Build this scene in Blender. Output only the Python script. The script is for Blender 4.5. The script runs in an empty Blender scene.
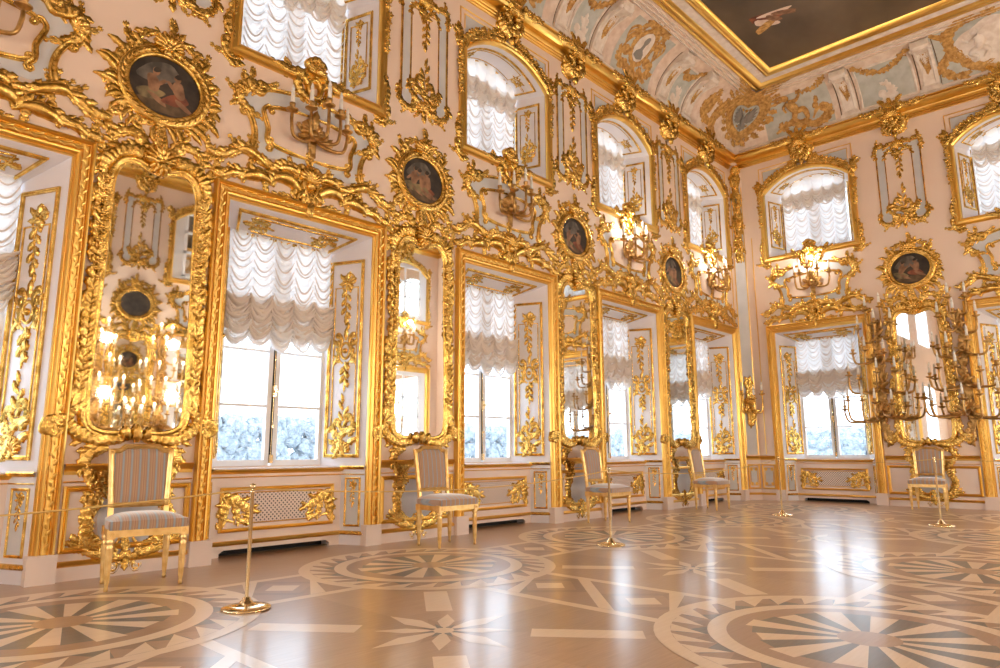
import bpy, math, random
import numpy as np
from mathutils import Matrix, Vector

PI = math.pi
RW, RL, RS = 10.44, 14.61, -5.2            # room: x 0..RW, y RS..RL
CH = 0.22                                  # chamfered corner
WIN = [-2.57, 0.569, 3.707, 6.957, 10.086, 13.224]   # window axes on the long wall
PIER = [2.138, 5.33, 8.52, 11.655]
BWIN = [1.607, 5.22, 8.833]
BPIER = [3.415, 7.025]
SC = bpy.context.scene
COL = SC.collection
rnd = random.Random(7)

# ------------------------------------------------------------------ materials
def mat(name, col, rough=.5, metal=0., **k):
    m = bpy.data.materials.new(name); m.use_nodes = True
    nt = m.node_tree; b = nt.nodes['Principled BSDF']
    b.inputs['Base Color'].default_value = (*col, 1)
    b.inputs['Roughness'].default_value = rough
    b.inputs['Metallic'].default_value = metal
    for a, v in k.items():
        b.inputs[a.replace('_', ' ')].default_value = v
    return m

def noise_col(m, c0, c1, scale=6., bump=0., detail=4., coord='Object', stretch=None, p0=.35, p1=.65, bscale=None, bdist=.01):
    nt = m.node_tree; b = nt.nodes['Principled BSDF']
    tc = nt.nodes.new('ShaderNodeTexCoord'); n = nt.nodes.new('ShaderNodeTexNoise')
    n.inputs['Scale'].default_value = scale; n.inputs['Detail'].default_value = detail
    src = tc.outputs[coord]
    if stretch:
        mp = nt.nodes.new('ShaderNodeMapping'); mp.inputs['Scale'].default_value = stretch[:3]
        if len(stretch) > 3: mp.inputs['Rotation'].default_value = (0, 0, stretch[3])
        nt.links.new(src, mp.inputs['Vector']); src = mp.outputs['Vector']
    nt.links.new(src, n.inputs['Vector'])
    r = nt.nodes.new('ShaderNodeValToRGB')
    r.color_ramp.elements[0].position = p0; r.color_ramp.elements[1].position = p1
    r.color_ramp.elements[0].color = (*c0, 1); r.color_ramp.elements[1].color = (*c1, 1)
    nt.links.new(n.outputs['Fac'], r.inputs['Fac']); nt.links.new(r.outputs['Color'], b.inputs['Base Color'])
    if bump:
        bp = nt.nodes.new('ShaderNodeBump'); bp.inputs['Strength'].default_value = bump; bp.inputs['Distance'].default_value = bdist
        n2 = n
        if bscale:
            n2 = nt.nodes.new('ShaderNodeTexNoise'); n2.inputs['Scale'].default_value = bscale; n2.inputs['Detail'].default_value = 3; nt.links.new(src, n2.inputs['Vector'])
        nt.links.new(n2.outputs['Fac'], bp.inputs['Height']); nt.links.new(bp.outputs['Normal'], b.inputs['Normal'])
    return m

M = {}
M['peach'] = noise_col(mat('peach_wall_paint', (.8, .63, .51), .55), (.785, .61, .49), (.81, .645, .535), 1.2)
M['lilac'] = noise_col(mat('lilac_white_paint', (.79, .76, .79), .4), (.76, .725, .75), (.82, .79, .82), 1.5)
M['dado'] = noise_col(mat('dado_paint', (.8, .65, .56), .4), (.78, .635, .55), (.82, .69, .61), 1.5)
M['grey'] = noise_col(mat('blue_grey_paint', (.58, .58, .59), .5), (.55, .55, .565), (.63, .625, .635), 2.5)
M['white'] = mat('white_sash_paint', (.82, .81, .82), .35)
M['gold'] = noise_col(mat('gilding', (.95, .6, .17), .25, 1.), (.50, .29, .055), (.96, .645, .19), 11., .5, bscale=38., bdist=.01)
M['goldflat'] = noise_col(mat('gilded_moulding', (.95, .6, .17), .3, 1.), (.80, .51, .125), (.90, .59, .165), 3., .05, bscale=60., bdist=.004)
M['bronze'] = noise_col(mat('gilt_bronze', (.8, .45, .13), .33, 1.), (.34, .19, .06), (.66, .41, .15), 12., .5, bscale=45., bdist=.01)
M['brass'] = mat('polished_brass', (.90, .72, .42), .15, 1.)
M['mirror'] = mat('mirror_glass', (.86, .86, .83), .02, 1.)
M['dark'] = mat('dark_gap', (.015, .013, .012), .8)
M['candle'] = mat('white_candle', (.85, .82, .76), .4)
M['cord'] = mat('gold_cord', (.62, .40, .12), .6)
M['paintgold'] = noise_col(mat('ochre_grisaille_paint', (.55, .30, .07), .6), (.34, .16, .03), (.68, .40, .12), 14.)
M['paintpink'] = noise_col(mat('pink_grisaille_paint', (.74, .58, .46), .6), (.66, .50, .39), (.80, .66, .55), 7.)
M['paintgrey'] = noise_col(mat('grey_green_paint', (.47, .48, .43), .6), (.42, .43, .38), (.53, .54, .50), 6.)
M['paintwhite'] = noise_col(mat('stucco_white_paint', (.76, .67, .58), .6), (.68, .58, .49), (.82, .74, .66), 8.)
M['paintshade'] = mat('umber_shading_paint', (.16, .10, .05), .6)
M['paintdark'] = mat('portrait_grey_paint', (.25, .23, .2), .6)

def glass_mat():
    m = bpy.data.materials.new('window_glass'); m.use_nodes = True; nt = m.node_tree
    for n in list(nt.nodes): nt.nodes.remove(n)
    o = nt.nodes.new('ShaderNodeOutputMaterial'); mx = nt.nodes.new('ShaderNodeMixShader')
    t = nt.nodes.new('ShaderNodeBsdfTransparent'); g = nt.nodes.new('ShaderNodeBsdfGlossy')
    g.inputs['Roughness'].default_value = .02
    mx.inputs['Fac'].default_value = .06
    nt.links.new(t.outputs[0], mx.inputs[1]); nt.links.new(g.outputs[0], mx.inputs[2]); nt.links.new(mx.outputs[0], o.inputs[0])
    return m
M['glass'] = glass_mat()

def fabric_sheer(name, col, trans):
    m = bpy.data.materials.new(name); m.use_nodes = True; nt = m.node_tree
    for n in list(nt.nodes): nt.nodes.remove(n)
    o = nt.nodes.new('ShaderNodeOutputMaterial'); mx = nt.nodes.new('ShaderNodeMixShader')
    d = nt.nodes.new('ShaderNodeBsdfDiffuse'); t = nt.nodes.new('ShaderNodeBsdfTranslucent')
    d.inputs[0].default_value = (*col, 1); t.inputs[0].default_value = (*col, 1)
    mx.inputs['Fac'].default_value = trans
    nt.links.new(d.outputs[0], mx.inputs[1]); nt.links.new(t.outputs[0], mx.inputs[2]); nt.links.new(mx.outputs[0], o.inputs[0])
    return m
M['silk'] = fabric_sheer('sheer_white_silk', (.93, .91, .90), .22)
M['ruffle_pale'] = fabric_sheer('pale_silk_ruffle', (.91, .86, .82), .2)
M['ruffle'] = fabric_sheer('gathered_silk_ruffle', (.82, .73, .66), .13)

def emis(name, col, s):
    m = bpy.data.materials.new(name); m.use_nodes = True
    b = m.node_tree.nodes['Principled BSDF']
    b.inputs['Base Color'].default_value = (*col, 1)
    b.inputs['Emission Color'].default_value = (*col, 1); b.inputs['Emission Strength'].default_value = s
    return m
M['flame'] = emis('lit_candle_bulb', (1., .80, .50), 26.)
M['unlit'] = mat('clear_candle_bulb', (.86, .84, .80), .15)

def wood(name, c0, c1, ang):
    m = noise_col(mat(name, c0, .36, 0.), c0, c1, 5., .06, 6., 'Object', (14., .9, 1., ang), .25, .75, bscale=1.6, bdist=.02)
    b = m.node_tree.nodes['Principled BSDF']
    b.inputs['Specular IOR Level'].default_value = .7
    b.inputs['Coat Weight'].default_value = .5; b.inputs['Coat Roughness'].default_value = .17
    return m
for i in range(4):
    M['oak%d' % i] = wood('oak_parquet_%d' % i, [(.33, .185, .095), (.37, .215, .115), (.29, .16, .082), (.35, .20, .105)][i],
                          [(.44, .26, .145), (.48, .295, .165), (.39, .23, .125), (.45, .27, .15)][i], i * PI / 4)
M['maple'] = wood('maple_inlay', (.68, .49, .32), (.76, .58, .41), .6)
M['walnut'] = wood('walnut_inlay', (.21, .12, .075), (.28, .165, .105), .3)
M['ebony'] = wood('ebony_inlay', (.10, .087, .075), (.15, .13, .11), .9)
M['rose'] = wood('rosewood_inlay', (.30, .17, .10), (.37, .215, .13), 1.2)

def stripe_mat():
    m = mat('striped_silk_upholstery', (.4, .35, .3), .7); nt = m.node_tree; b = nt.nodes['Principled BSDF']
    tc = nt.nodes.new('ShaderNodeTexCoord'); sp = nt.nodes.new('ShaderNodeSeparateXYZ')
    mu = nt.nodes.new('ShaderNodeMath'); mu.operation = 'MULTIPLY'; mu.inputs[1].default_value = 1 / .062
    fr = nt.nodes.new('ShaderNodeMath'); fr.operation = 'FRACT'
    r = nt.nodes.new('ShaderNodeValToRGB'); r.color_ramp.interpolation = 'CONSTANT'
    e = r.color_ramp.elements
    e[0].position = 0; e[0].color = (.42, .235, .13, 1); e[1].position = .16; e[1].color = (.50, .33, .20, 1)
    for p_, c_ in ((.24, (.37, .20, .11)), (.40, (.50, .33, .20)), (.47, (.42, .235, .13)), (.66, (.24, .29, .33)), (.74, (.33, .36, .37)), (.86, (.24, .29, .33)), (.92, (.42, .235, .13))):
        x = e.new(p_); x.color = (*c_, 1)
    nt.links.new(tc.outputs['Object'], sp.inputs[0]); nt.links.new(sp.outputs['X'], mu.inputs[0]); nt.links.new(mu.outputs[0], fr.inputs[0])
    nt.links.new(fr.outputs[0], r.inputs['Fac']); nt.links.new(r.outputs['Color'], b.inputs['Base Color'])
    b.inputs['Sheen Weight'].default_value = 1.
    return m
M['stripe'] = stripe_mat()
M['chairgilt'] = noise_col(mat('worn_chair_gilding', (.8, .5, .2), .34, .85), (.78, .50, .17), (.94, .68, .30), 14., .1)
M['seatside'] = mat('pale_blue_silk', (.55, .56, .60), .65)

# ------------------------------------------------------------------ mesh builder; local wall coordinates are x along, z up, d out of the wall
def catmull(P, n, closed=False):
    P = np.asarray(P, float)
    if len(P) == 2:
        t = np.linspace(0, 1, n)[:, None]; return P[0] * (1 - t) + P[1] * t
    if closed: Q = np.vstack([P[-1], P, P[0], P[1]]); m = len(P)
    else: Q = np.vstack([2 * P[0] - P[1], P, 2 * P[-1] - P[-2]]); m = len(P) - 1
    t = np.linspace(0, m, n, endpoint=not closed); i = np.minimum(t.astype(int), m - 1); f = (t - i)[:, None]
    a, b, c, d = Q[i], Q[i + 1], Q[i + 2], Q[i + 3]
    return .5 * (2 * b + (c - a) * f + (2 * a - 5 * b + 4 * c - d) * f ** 2 + (3 * b - a - 3 * c + d) * f ** 3)

ROUND = ([-1, -.8, -.3, .3, .8, 1], [0, .62, 1, 1, .62, 0])
CHAN = ([-1, -.85, -.6, -.3, 0, .3, .6, .85, 1], [0, .8, 1, .6, .45, .6, 1, .8, 0])
RIB = ([-1, -.7, -.38, 0, .38, .7, 1], [0, .8, .55, 1, .55, .8, 0])
LINE = ([-1, -.6, .6, 1], [0, 1, 1, 0])

class MB:
    def __init__(s):
        s.V = []; s.F = []; s.MI = []; s.SM = []; s.n = 0; s.A = np.eye(3); s.ds = 1.; s.do = 0.; s.mi = 0; s.fn = None
    class _X:
        def __init__(c, mb, A, ds, do): c.mb = mb; c.A = A; c.ds = ds; c.do = do
        def __enter__(c):
            m = c.mb; c.o = (m.A, m.ds, m.do); m.A = m.A @ c.A; m.do = m.do + m.ds * c.do; m.ds = m.ds * c.ds; return m
        def __exit__(c, *a): c.mb.A, c.mb.ds, c.mb.do = c.o
    def at(s, x=0, z=0, rot=0, sc=1, flip=False, do=0., ds=None, sx=None):
        ca, sa = math.cos(rot), math.sin(rot); fx = -1 if flip else 1; sxx = sx or sc
        A = np.array([[ca, -sa, x], [sa, ca, z], [0, 0, 1.]]) @ np.diag([fx * sxx, sc, 1.])
        return MB._X(s, A, sc if ds is None else ds, do)
    def add(s, P, F, smooth=True):
        P = np.asarray(P, float); xz = P[:, :2] @ s.A[:2, :2].T + s.A[:2, 2]; d = P[:, 2] * s.ds + s.do
        Q = s.fn(xz[:, 0], xz[:, 1], d) if s.fn else np.column_stack([xz[:, 0], -d, xz[:, 1]])
        s.add3(Q, F, smooth, np.linalg.det(s.A[:2, :2]) < 0)
    def add3(s, Q, F, smooth=True, flip=False):
        s.V.append(np.asarray(Q, float)); b = s.n
        for f in F: s.F.append(tuple(b + i for i in (reversed(f) if flip else f)))
        s.MI += [s.mi] * len(F); s.SM += [smooth] * len(F); s.n += len(Q)
    def grid(s, G, smooth=True, wrap=False, three=False):
        a, b = G.shape[:2]; F = []
        for i in range(a - 1):
            for j in range(b if wrap else b - 1):
                k = (j + 1) % b; F.append((i * b + j, i * b + k, (i + 1) * b + k, (i + 1) * b + j))
        (s.add3 if three else s.add)(G.reshape(-1, 3), F, smooth)
    # ---- relief strokes
    def stroke(s, P, w, h=None, n=None, prof=ROUND, closed=False, d=0., raw=False):
        P = np.asarray(P, float)
        L = np.sum(np.linalg.norm(np.diff(P[:, :2], axis=0), axis=1))
        gad = prof is RIB and not raw and L > .12
        if n is None or gad: n = int(min(110, max(8, L / .014)))
        Q = P if raw else catmull(P, n, closed)
        n = len(Q); T = np.gradient(Q[:, :2], axis=0)
        if closed: T = np.roll(Q[:, :2], -1, 0) - np.roll(Q[:, :2], 1, 0)
        T /= np.linalg.norm(T, axis=1)[:, None] + 1e-9; N = np.column_stack([-T[:, 1], T[:, 0]])
        t = np.linspace(0, 1, n)
        if np.isscalar(w): W = np.full(n, w)
        else: W = np.interp(t, np.linspace(0, 1, len(w)), w)
        H = W * .9 if h is None else (np.full(n, h) if np.isscalar(h) else np.interp(t, np.linspace(0, 1, len(h)), h))
        if gad:
            ph = np.linspace(0, L / .05, n) * 2 * PI; W = W * (1 + .10 * np.sin(ph) + .14 * np.sin(ph * .31 + L * 40)); H = H * (1 + .14 * np.sin(ph + .9))
        D = Q[:, 2] if Q.shape[1] > 2 else np.full(n, d)
        u, v = np.array(prof[0]), np.array(prof[1])
        G = np.zeros((n, len(u), 3)); G[..., :2] = Q[:, None, :2] + N[:, None, :] * (W[:, None] * u)[..., None]
        G[..., 2] = np.where(v[None] == 0, -.004, D[:, None] + H[:, None] * v[None])
        if closed: G = np.concatenate([G, G[:1]])
        s.grid(G)
        return Q
    def curl(s, P, r, sgn, turns=1.15):
        P = [tuple(q[:2]) for q in P]; a, b = np.array(P[-2]), np.array(P[-1]); t = b - a; t /= np.linalg.norm(t) + 1e-9
        nrm = np.array([-t[1], t[0]]) * sgn; c = b + nrm * r; a0 = math.atan2(*(b - c)[::-1]); out = []
        m = int(9 * turns)
        for i in range(1, m + 1):
            f = i / m; rr = r * (1 - .72 * f); an = a0 + sgn * 2 * PI * turns * f; out.append((c[0] + rr * math.cos(an), c[1] + rr * math.sin(an)))
        return P + out
    def scroll(s, P, w, h=None, c0=None, c1=None, prof=RIB, leaves=0, ll=.1, lw=.028, sides=(1, -1), ang=.75, d=0.):
        Q = [tuple(q[:2]) for q in catmull(P, max(6, 4 * len(P)))]
        if c1: Q = s.curl(Q, *c1)
        if c0: Q = s.curl(Q[::-1], *c0)[::-1]
        L = sum(math.dist(a, b) for a, b in zip(Q, Q[1:]))
        wv = [w * .5, w, w, w * .9, w * .5] if np.isscalar(w) else w
        s.stroke(Q, wv, h, int(min(60, max(10, L / .022))), prof, d=d)
        if leaves: s.leaves(P, leaves, ll, lw, sides, ang)
        return Q
    def leaf(s, x, z, ang, L, w, curl=.5, h=None, d=0., n=6):
        h = w * .8 if h is None else h
        t = np.linspace(0, 1, n + 1); a = ang + curl * t
        st = L / n; X = x + np.concatenate([[0], np.cumsum(np.cos(a[:-1]) * st)]); Z = z + np.concatenate([[0], np.cumsum(np.sin(a[:-1]) * st)])
        W = w * np.sin(PI * np.clip(t * .86 + .1, 0, 1)) ** .8 * (1 + .22 * np.cos(t * n * PI)); W[-1] = w * .06
        hh = h * np.sin(PI * np.clip(t * .75 + .18, 0, 1)) + .35 * h * t ** 3
        N = np.column_stack([-np.sin(a), np.cos(a)]); u = np.array([-1, -.55, 0, .55, 1]); v = np.array([0, .9, .62, .9, 0])
        G = np.zeros((n + 1, 5, 3)); G[..., 0] = X[:, None] + N[:, :1] * W[:, None] * u; G[..., 1] = Z[:, None] + N[:, 1:] * W[:, None] * u
        G[..., 2] = d + hh[:, None] * v + (t ** 2 * h * .5)[:, None] * (v > 0) - .003 * (v == 0)
        s.grid(G)
    def leaves(s, P, n, L, w, sides=(1, -1), ang=.75, d=0., t0=.05, t1=.97):
        Q = catmull([q[:2] for q in P], 60); T = np.gradient(Q, axis=0)
        for i in range(n):
            f = t0 + (t1 - t0) * (i + .5) / n; k = min(59, int(f * 59)); a = math.atan2(T[k, 1], T[k, 0])
            for sd in sides:
                j = rnd.uniform(.75, 1.2); s.leaf(Q[k, 0], Q[k, 1], a + sd * ang * rnd.uniform(.8, 1.2), L * j, w * j, sd * -.9 * rnd.uniform(.5, 1.1), d=d)
    def frond(s, x, z, ang, L, curl=.8, w=.05, n=5, d=0.):
        m = 7; t = np.linspace(0, 1, m); a = ang + curl * t; st = L / (m - 1)
        X = x + np.concatenate([[0], np.cumsum(np.cos(a[:-1]) * st)]); Z = z + np.concatenate([[0], np.cumsum(np.sin(a[:-1]) * st)])
        P = list(zip(X, Z)); s.stroke(P, [w * .5, w * .55, w * .4, w * .15], None, 12, RIB, d=d)
        for i in range(n):
            f = .1 + .85 * i / n; k = min(m - 1, int(f * m)); q = L * .42 * (1.1 - .6 * f)
            for sd in (1, -1): s.leaf(X[k], Z[k], a[k] + sd * .75, q, q * .27, -sd * .8, d=d)
        s.leaf(X[-2], Z[-2], a[-2], L * .3, L * .08, curl * .4, d=d)
    def flower(s, x, z, r, n=6, d=0.):
        for i in range(n):
            a = 2 * PI * i / n + r * 50; s.leaf(x, z, a, r, r * .42, .2, r * .4, d, 4)
        s.bead(x, z, r * .33, d + r * .2)
    def bead(s, x, z, r, d=0., rx=None):
        n, m = 8, 4; G = np.zeros((m + 1, n + 1, 3))
        for i in range(m + 1):
            p_ = PI / 2 * i / m; a = np.linspace(0, 2 * PI, n + 1)
            G[i, :, 0] = x + (rx or r) * math.cos(p_) * np.cos(a); G[i, :, 1] = z + r * math.cos(p_) * np.sin(a); G[i, :, 2] = d + r * math.sin(p_) - .004 * (i == 0)
        s.grid(G)
    def shell(s, x, z, r, ang=PI / 2, spread=2.4, n=9, d=0.):
        for i in range(n):
            f = i / (n - 1) - .5; a = ang + spread * f; q = r * (1 - .55 * f * f * 2)
            s.stroke([(x, z, d + .01), (x + .55 * q * math.cos(a), z + .55 * q * math.sin(a), d + r * .2), (x + q * math.cos(a), z + q * math.sin(a), d + r * .1)],
                     [r * .03, r * .1, r * .15, r * .08], [r * .05, r * .12, r * .18, r * .1], 8)
        s.bead(x, z, r * .17, d)
    def garland(s, P, r, n, d=0.):
        Q = catmull(P, n)
        for i, q in enumerate(Q):
            j = rnd.uniform(-.5, .5) * r
            if i % 3 == 0: s.flower(q[0] + j, q[1], r * rnd.uniform(.9, 1.25), 5, d + r * .3)
            else:
                s.leaf(q[0], q[1], rnd.uniform(0, 6.28), r * 1.7, r * .5, rnd.uniform(-1, 1), d=d); s.leaf(q[0], q[1], rnd.uniform(0, 6.28), r * 1.5, r * .5, rnd.uniform(-1, 1), d=d); s.bead(q[0] - j, q[1] + j, r * .4, d)
    # ---- mouldings, plates, solids
    def mould(s, P, prof, closed=False, smooth=False):
        P = np.asarray(P, float); n = len(P); N = np.zeros((n, 2))
        for i in range(n):
            e = []
            if i > 0 or closed: e.append(P[i] - P[i - 1])
            if i < n - 1 or closed: e.append(P[(i + 1) % n] - P[i])
            e = [np.array([q[1], -q[0]]) / (np.linalg.norm(q) + 1e-9) for q in e]
            m = sum(e) / len(e); N[i] = m / max(.3, m @ m)
        pr = np.asarray(prof, float); G = np.zeros((n, len(pr), 3))
        G[..., :2] = P[:, None] + N[:, None] * pr[None, :, :1]; G[..., 2] = pr[None, :, 1]
        if closed: G = np.concatenate([G, G[:1]])
        s.grid(G, smooth)
    def plate(s, P, d0, d1=None, smooth=False):
        P = np.asarray(P, float); n = len(P); d1 = d0 if d1 is None else d1
        V = [(x, z, d1) for x, z in P]; F = [tuple(range(n))]
        if d1 != d0:
            V += [(x, z, d0) for x, z in P]; F += [(i, (i + 1) % n, n + (i + 1) % n, n + i) for i in range(n)]
        s.add(V, F, smooth)
    def disc(s, P, d, rings=5):
        P = np.asarray(P, float); c = P.mean(0); n = len(P); G = np.zeros((rings + 1, n + 1, 3))
        for i in range(rings + 1):
            q = c + (P - c) * (1 - i / rings); G[i, :n, :2] = q; G[i, n, :2] = q[0]; G[i, :, 2] = d
        s.grid(G, False)
    def rectgrid(s, x0, x1, z0, z1, d, nx=6, nz=14):
        X, Z = np.meshgrid(np.linspace(x0, x1, nx), np.linspace(z0, z1, nz)); s.grid(np.dstack([X, Z, np.full_like(X, d)]), False)
    def ring(s, P, Q, d):
        n = len(P); s.add([(x, z, d) for x, z in P] + [(x, z, d) for x, z in Q], [(i, (i + 1) % n, n + (i + 1) % n, n + i) for i in range(n)], False)
    def box(s, x0, x1, z0, z1, d0, d1):
        V = [(x, z, d) for d in (d0, d1) for z in (z0, z1) for x in (x0, x1)]
        s.add(V, [(0, 1, 3, 2), (4, 5, 7, 6), (0, 1, 5, 4), (2, 3, 7, 6), (0, 2, 6, 4), (1, 3, 7, 5)], False)
    def box3(s, x0, x1, y0, y1, z0, z1):
        V = [(x, y, z) for y in (y0, y1) for z in (z0, z1) for x in (x0, x1)]
        s.add3(V, [(0, 1, 3, 2), (4, 5, 7, 6), (0, 1, 5, 4), (2, 3, 7, 6), (0, 2, 6, 4), (1, 3, 7, 5)], False)
    def tube3(s, P, r, n=None, k=8, cap=True):
        P = np.asarray(P, float); n = n or max(4, 4 * len(P)); Q = catmull(P, n); T = np.gradient(Q, axis=0); T /= np.linalg.norm(T, axis=1)[:, None] + 1e-9
        R = np.full(n, r) if np.isscalar(r) else np.interp(np.linspace(0, 1, n), np.linspace(0, 1, len(r)), r)
        up = np.array([0, 0, 1.]) if abs(T[:, 2]).mean() < .8 else np.array([1., 0, 0]); a = np.linspace(0, 2 * PI, k, endpoint=False); G = np.zeros((n, k, 3))
        for i in range(n):
            x = np.cross(T[i], up); x /= np.linalg.norm(x) + 1e-9; y = np.cross(x, T[i]); up = y
            G[i] = Q[i] + R[i] * (np.cos(a)[:, None] * x + np.sin(a)[:, None] * y)
        s.grid(G, True, True, True)
        if cap: s.add3(G[0], [tuple(range(k))]); s.add3(G[-1], [tuple(range(k))])
    def lathe3(s, c, prof, k=16, sq=1.):
        a = np.linspace(0, 2 * PI, k, endpoint=False); pr = np.asarray(prof, float); G = np.zeros((len(pr), k, 3))
        G[..., 0] = c[0] + pr[:, :1] * np.cos(a) * sq; G[..., 1] = c[1] + pr[:, :1] * np.sin(a); G[..., 2] = c[2] + pr[:, 1:2]
        s.grid(G, True, True, True)
    def ext(s, o, mtx=None):
        for V in o.V:
            s.V.append(V if mtx is None else V @ np.array(mtx.to_3x3()).T + np.array(mtx.translation))
        b = s.n; s.F += [tuple(b + i for i in f) for f in o.F]; s.MI += [s.mi] * len(o.F); s.SM += o.SM; s.n += o.n

_cache = {}
def mesh_of(mb, name, mats):
    k = id(mb)
    if k in _cache: return _cache[k][0]
    me = bpy.data.meshes.new(name); V = np.concatenate(mb.V) if mb.V else np.zeros((0, 3))
    me.from_pydata(V.tolist(), [], mb.F)
    me.polygons.foreach_set('material_index', mb.MI); me.polygons.foreach_set('use_smooth', mb.SM)
    for m in (mats if isinstance(mats, (list, tuple)) else [mats]): me.materials.append(M[m])
    me.update(); _cache[k] = (me, mb); return me

def wallmat(wall, s):
    if wall == 'L': return Matrix.Translation((0, s, 0)) @ Matrix.Rotation(PI / 2, 4, 'Z')
    if wall == 'B': return Matrix.Translation((s, RL, 0))
    if wall == 'R': return Matrix.Translation((RW, s, 0)) @ Matrix.Rotation(-PI / 2, 4, 'Z')
    if wall == 'K': return Matrix.Translation((s, RS, 0)) @ Matrix.Rotation(PI, 4, 'Z')

def link(name, data, parent=None, mw=None):
    o = bpy.data.objects.new(name, data); COL.objects.link(o)
    if parent is not None: o.parent = parent
    if mw is not None: o.matrix_local = mw
    return o
def put(name, mb, mats, parent=None, mw=None): return link(name, mesh_of(mb, name, mats), parent, mw)
def tag(o, label, cat, group=None):
    o['label'] = label; o['category'] = cat
    if group: o['group'] = group
    return o
def thing(name, label, cat, mw=None, group=None): return tag(link(name, None, None, mw), label, cat, group)
def struct(o, label=None):
    o['kind'] = 'structure'
    if label: o['label'] = label
    return o
def copytree(o, mw):
    def cp(x, par):
        c = x.copy(); COL.objects.link(c)
        if par is not None: c.parent = par
        for ch in x.children: cp(ch, c)
        return c
    c = cp(o, None); c.matrix_local = mw; return c
# ------------------------------------------------------------------ modules in local wall coordinates
FRAME = [(0, -.01), (0, .05), (.008, .075), (.02, .08), (.032, .062), (.036, .045), (.042, .045), (.046, .062), (.053, .066), (.058, .05), (.088, .05), (.093, .066), (.1, .06), (.104, .038), (.11, .038), (.118, .056), (.13, .054), (.142, .036), (.146, .024), (.152, .024), (.158, .032), (.166, .02), (.17, -.03)]
def arch(hw, z0, zs, za, n=14):
    h = za - zs; R = (hw * hw + h * h) / (2 * h); c = za - R; th = math.asin(hw / R)
    return [(-hw, z0)] + [(R * math.sin(a), c + R * math.cos(a)) for a in np.linspace(-th, th, n)] + [(hw, z0)]
U_IN = dict(hw=.875, z0=5.23, zs=6.66, za=7.03); U_FAR = dict(hw=.70, z0=5.36, zs=6.70, za=7.02)
LF, LB, DW = (.87, 3.53), (.62, 3.36), .55          # lower opening: front and back half width and head height, depth

def reveal_fn(sd):
    L = math.hypot(LF[0] - LB[0], DW); tx, td = -(LF[0] - LB[0]) / L, -DW / L
    return lambda x, z, d: np.column_stack([sd * (LF[0] + tx * x + td * d), -(td * x - tx * d), z])
def soffit_fn(x, z, d):
    f = z / .575
    return np.column_stack([x * (1 - .287 * f), DW * f, LF[1] - (LF[1] - LB[1]) * f - d])
def ureveal_fn(sd):
    L = math.hypot(.175, DW); tx, td = -.175 / L, -DW / L
    return lambda x, z, d: np.column_stack([sd * (.875 + tx * x + td * d), -(td * x - tx * d), z])
def usoffit_fn(x, z, d):
    f = z / .55; hw = .875 - .175 * f; zs = 6.66 + .04 * f; za = 7.03 - .01 * f
    h = za - zs; R = (hw * hw + h * h) / (2 * h); c = za - R; th = np.arcsin(hw / R) * x
    return np.column_stack([(R - d) * np.sin(th), DW * f, c + (R - d) * np.cos(th)])
RECT = lambda x0, x1, z0, z1: [(x0, z0), (x0, z1), (x1, z1), (x1, z0)]
STRIP = lambda w, d: [(0, -.004), (0, d), (w * .3, d * 1.25), (w * .5, d * .8), (w * .7, d * 1.25), (w, d), (w, -.004)]
BEADED = lambda w, d: [(0, -.004), (w * .15, d), (w * .5, d * 1.4), (w * .85, d), (w, -.004)]

def m_lower_frame():
    b = MB(); b.mould([(-1.04, .22), (-1.04, 3.70), (1.04, 3.70), (1.04, .22)], FRAME)
    for sx in (1, -1):
        for i in range(62): b.leaf(sx * .967, .26 + i * .0545, PI / 2 + (.5 if i % 2 else -.5), .06, .017, 0, .02, .05, 3)
    for i in range(36): b.leaf(-.93 + i * .0525, 3.627, (.5 if i % 2 else -.5), .06, .017, 0, .02, .05, 3)
    return b
def m_apron():
    b = MB(); b.plate([(-.7, -.05), (.7, -.05), (.7, .875), (-.7, .875)], -DW + .012); b.plate([(-.8, -.02), (.8, -.02), (.8, .04), (-.8, .04)], -DW + .05); return b
def m_plinth():
    b = MB()
    for sx in (1, -1): b.box(min(sx * .85, sx * 1.055), max(sx * .85, sx * 1.055), 0, .222, -.02, .085)
    return b
def m_reveal():
    b = MB(); x0, x1, zt, zb = LF[0], LB[0], LF[1], LB[1]
    for s in (1, -1):
        b.mi = 0; b.add([(s * x0, .0, 0.), (s * x1, .0, -DW), (s * x1, zb, -DW), (s * x0, zt, 0.)], [(0, 1, 2, 3)], False)
    b.add([(-x0, zt, 0.), (x0, zt, 0.), (x1, zb, -DW), (-x1, zb, -DW)], [(0, 1, 2, 3)], False)
    b.add([(-.75, .858, -.28), (.75, .858, -.28), (.64, .858, -DW), (-.64, .858, -DW), (-.75, .835, -.28), (.75, .835, -.28)], [(0, 1, 2, 3), (0, 1, 5, 4)], False)
    return b
def drop(b, x, z, s=1.):
    with b.at(x, z, sc=s):
        b.scroll([(-.09, 0), (-.05, .07), (.03, .04), (.06, -.06), (.02, -.16)], .018, c0=(.025, 1)); b.flower(0, -.02, .055)
        for a, l in ((.5, .13), (2.6, .13), (1.57, .12), (-.6, .11), (3.8, .12)): b.leaf(0, -.01, a, l, .03, .8)
        for i in range(7): b.leaf(.01 * (i % 2), -.06 - i * .05, -PI / 2 + (.7 if i % 2 else -.7), .10, .024, -.5 if i % 2 else .5, .025)
        b.stroke([(0, .0), (.02, -.2), (0, -.42)], [.012, .014, .006])
        b.leaf(0, -.38, -PI / 2, .14, .03, 0)
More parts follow.
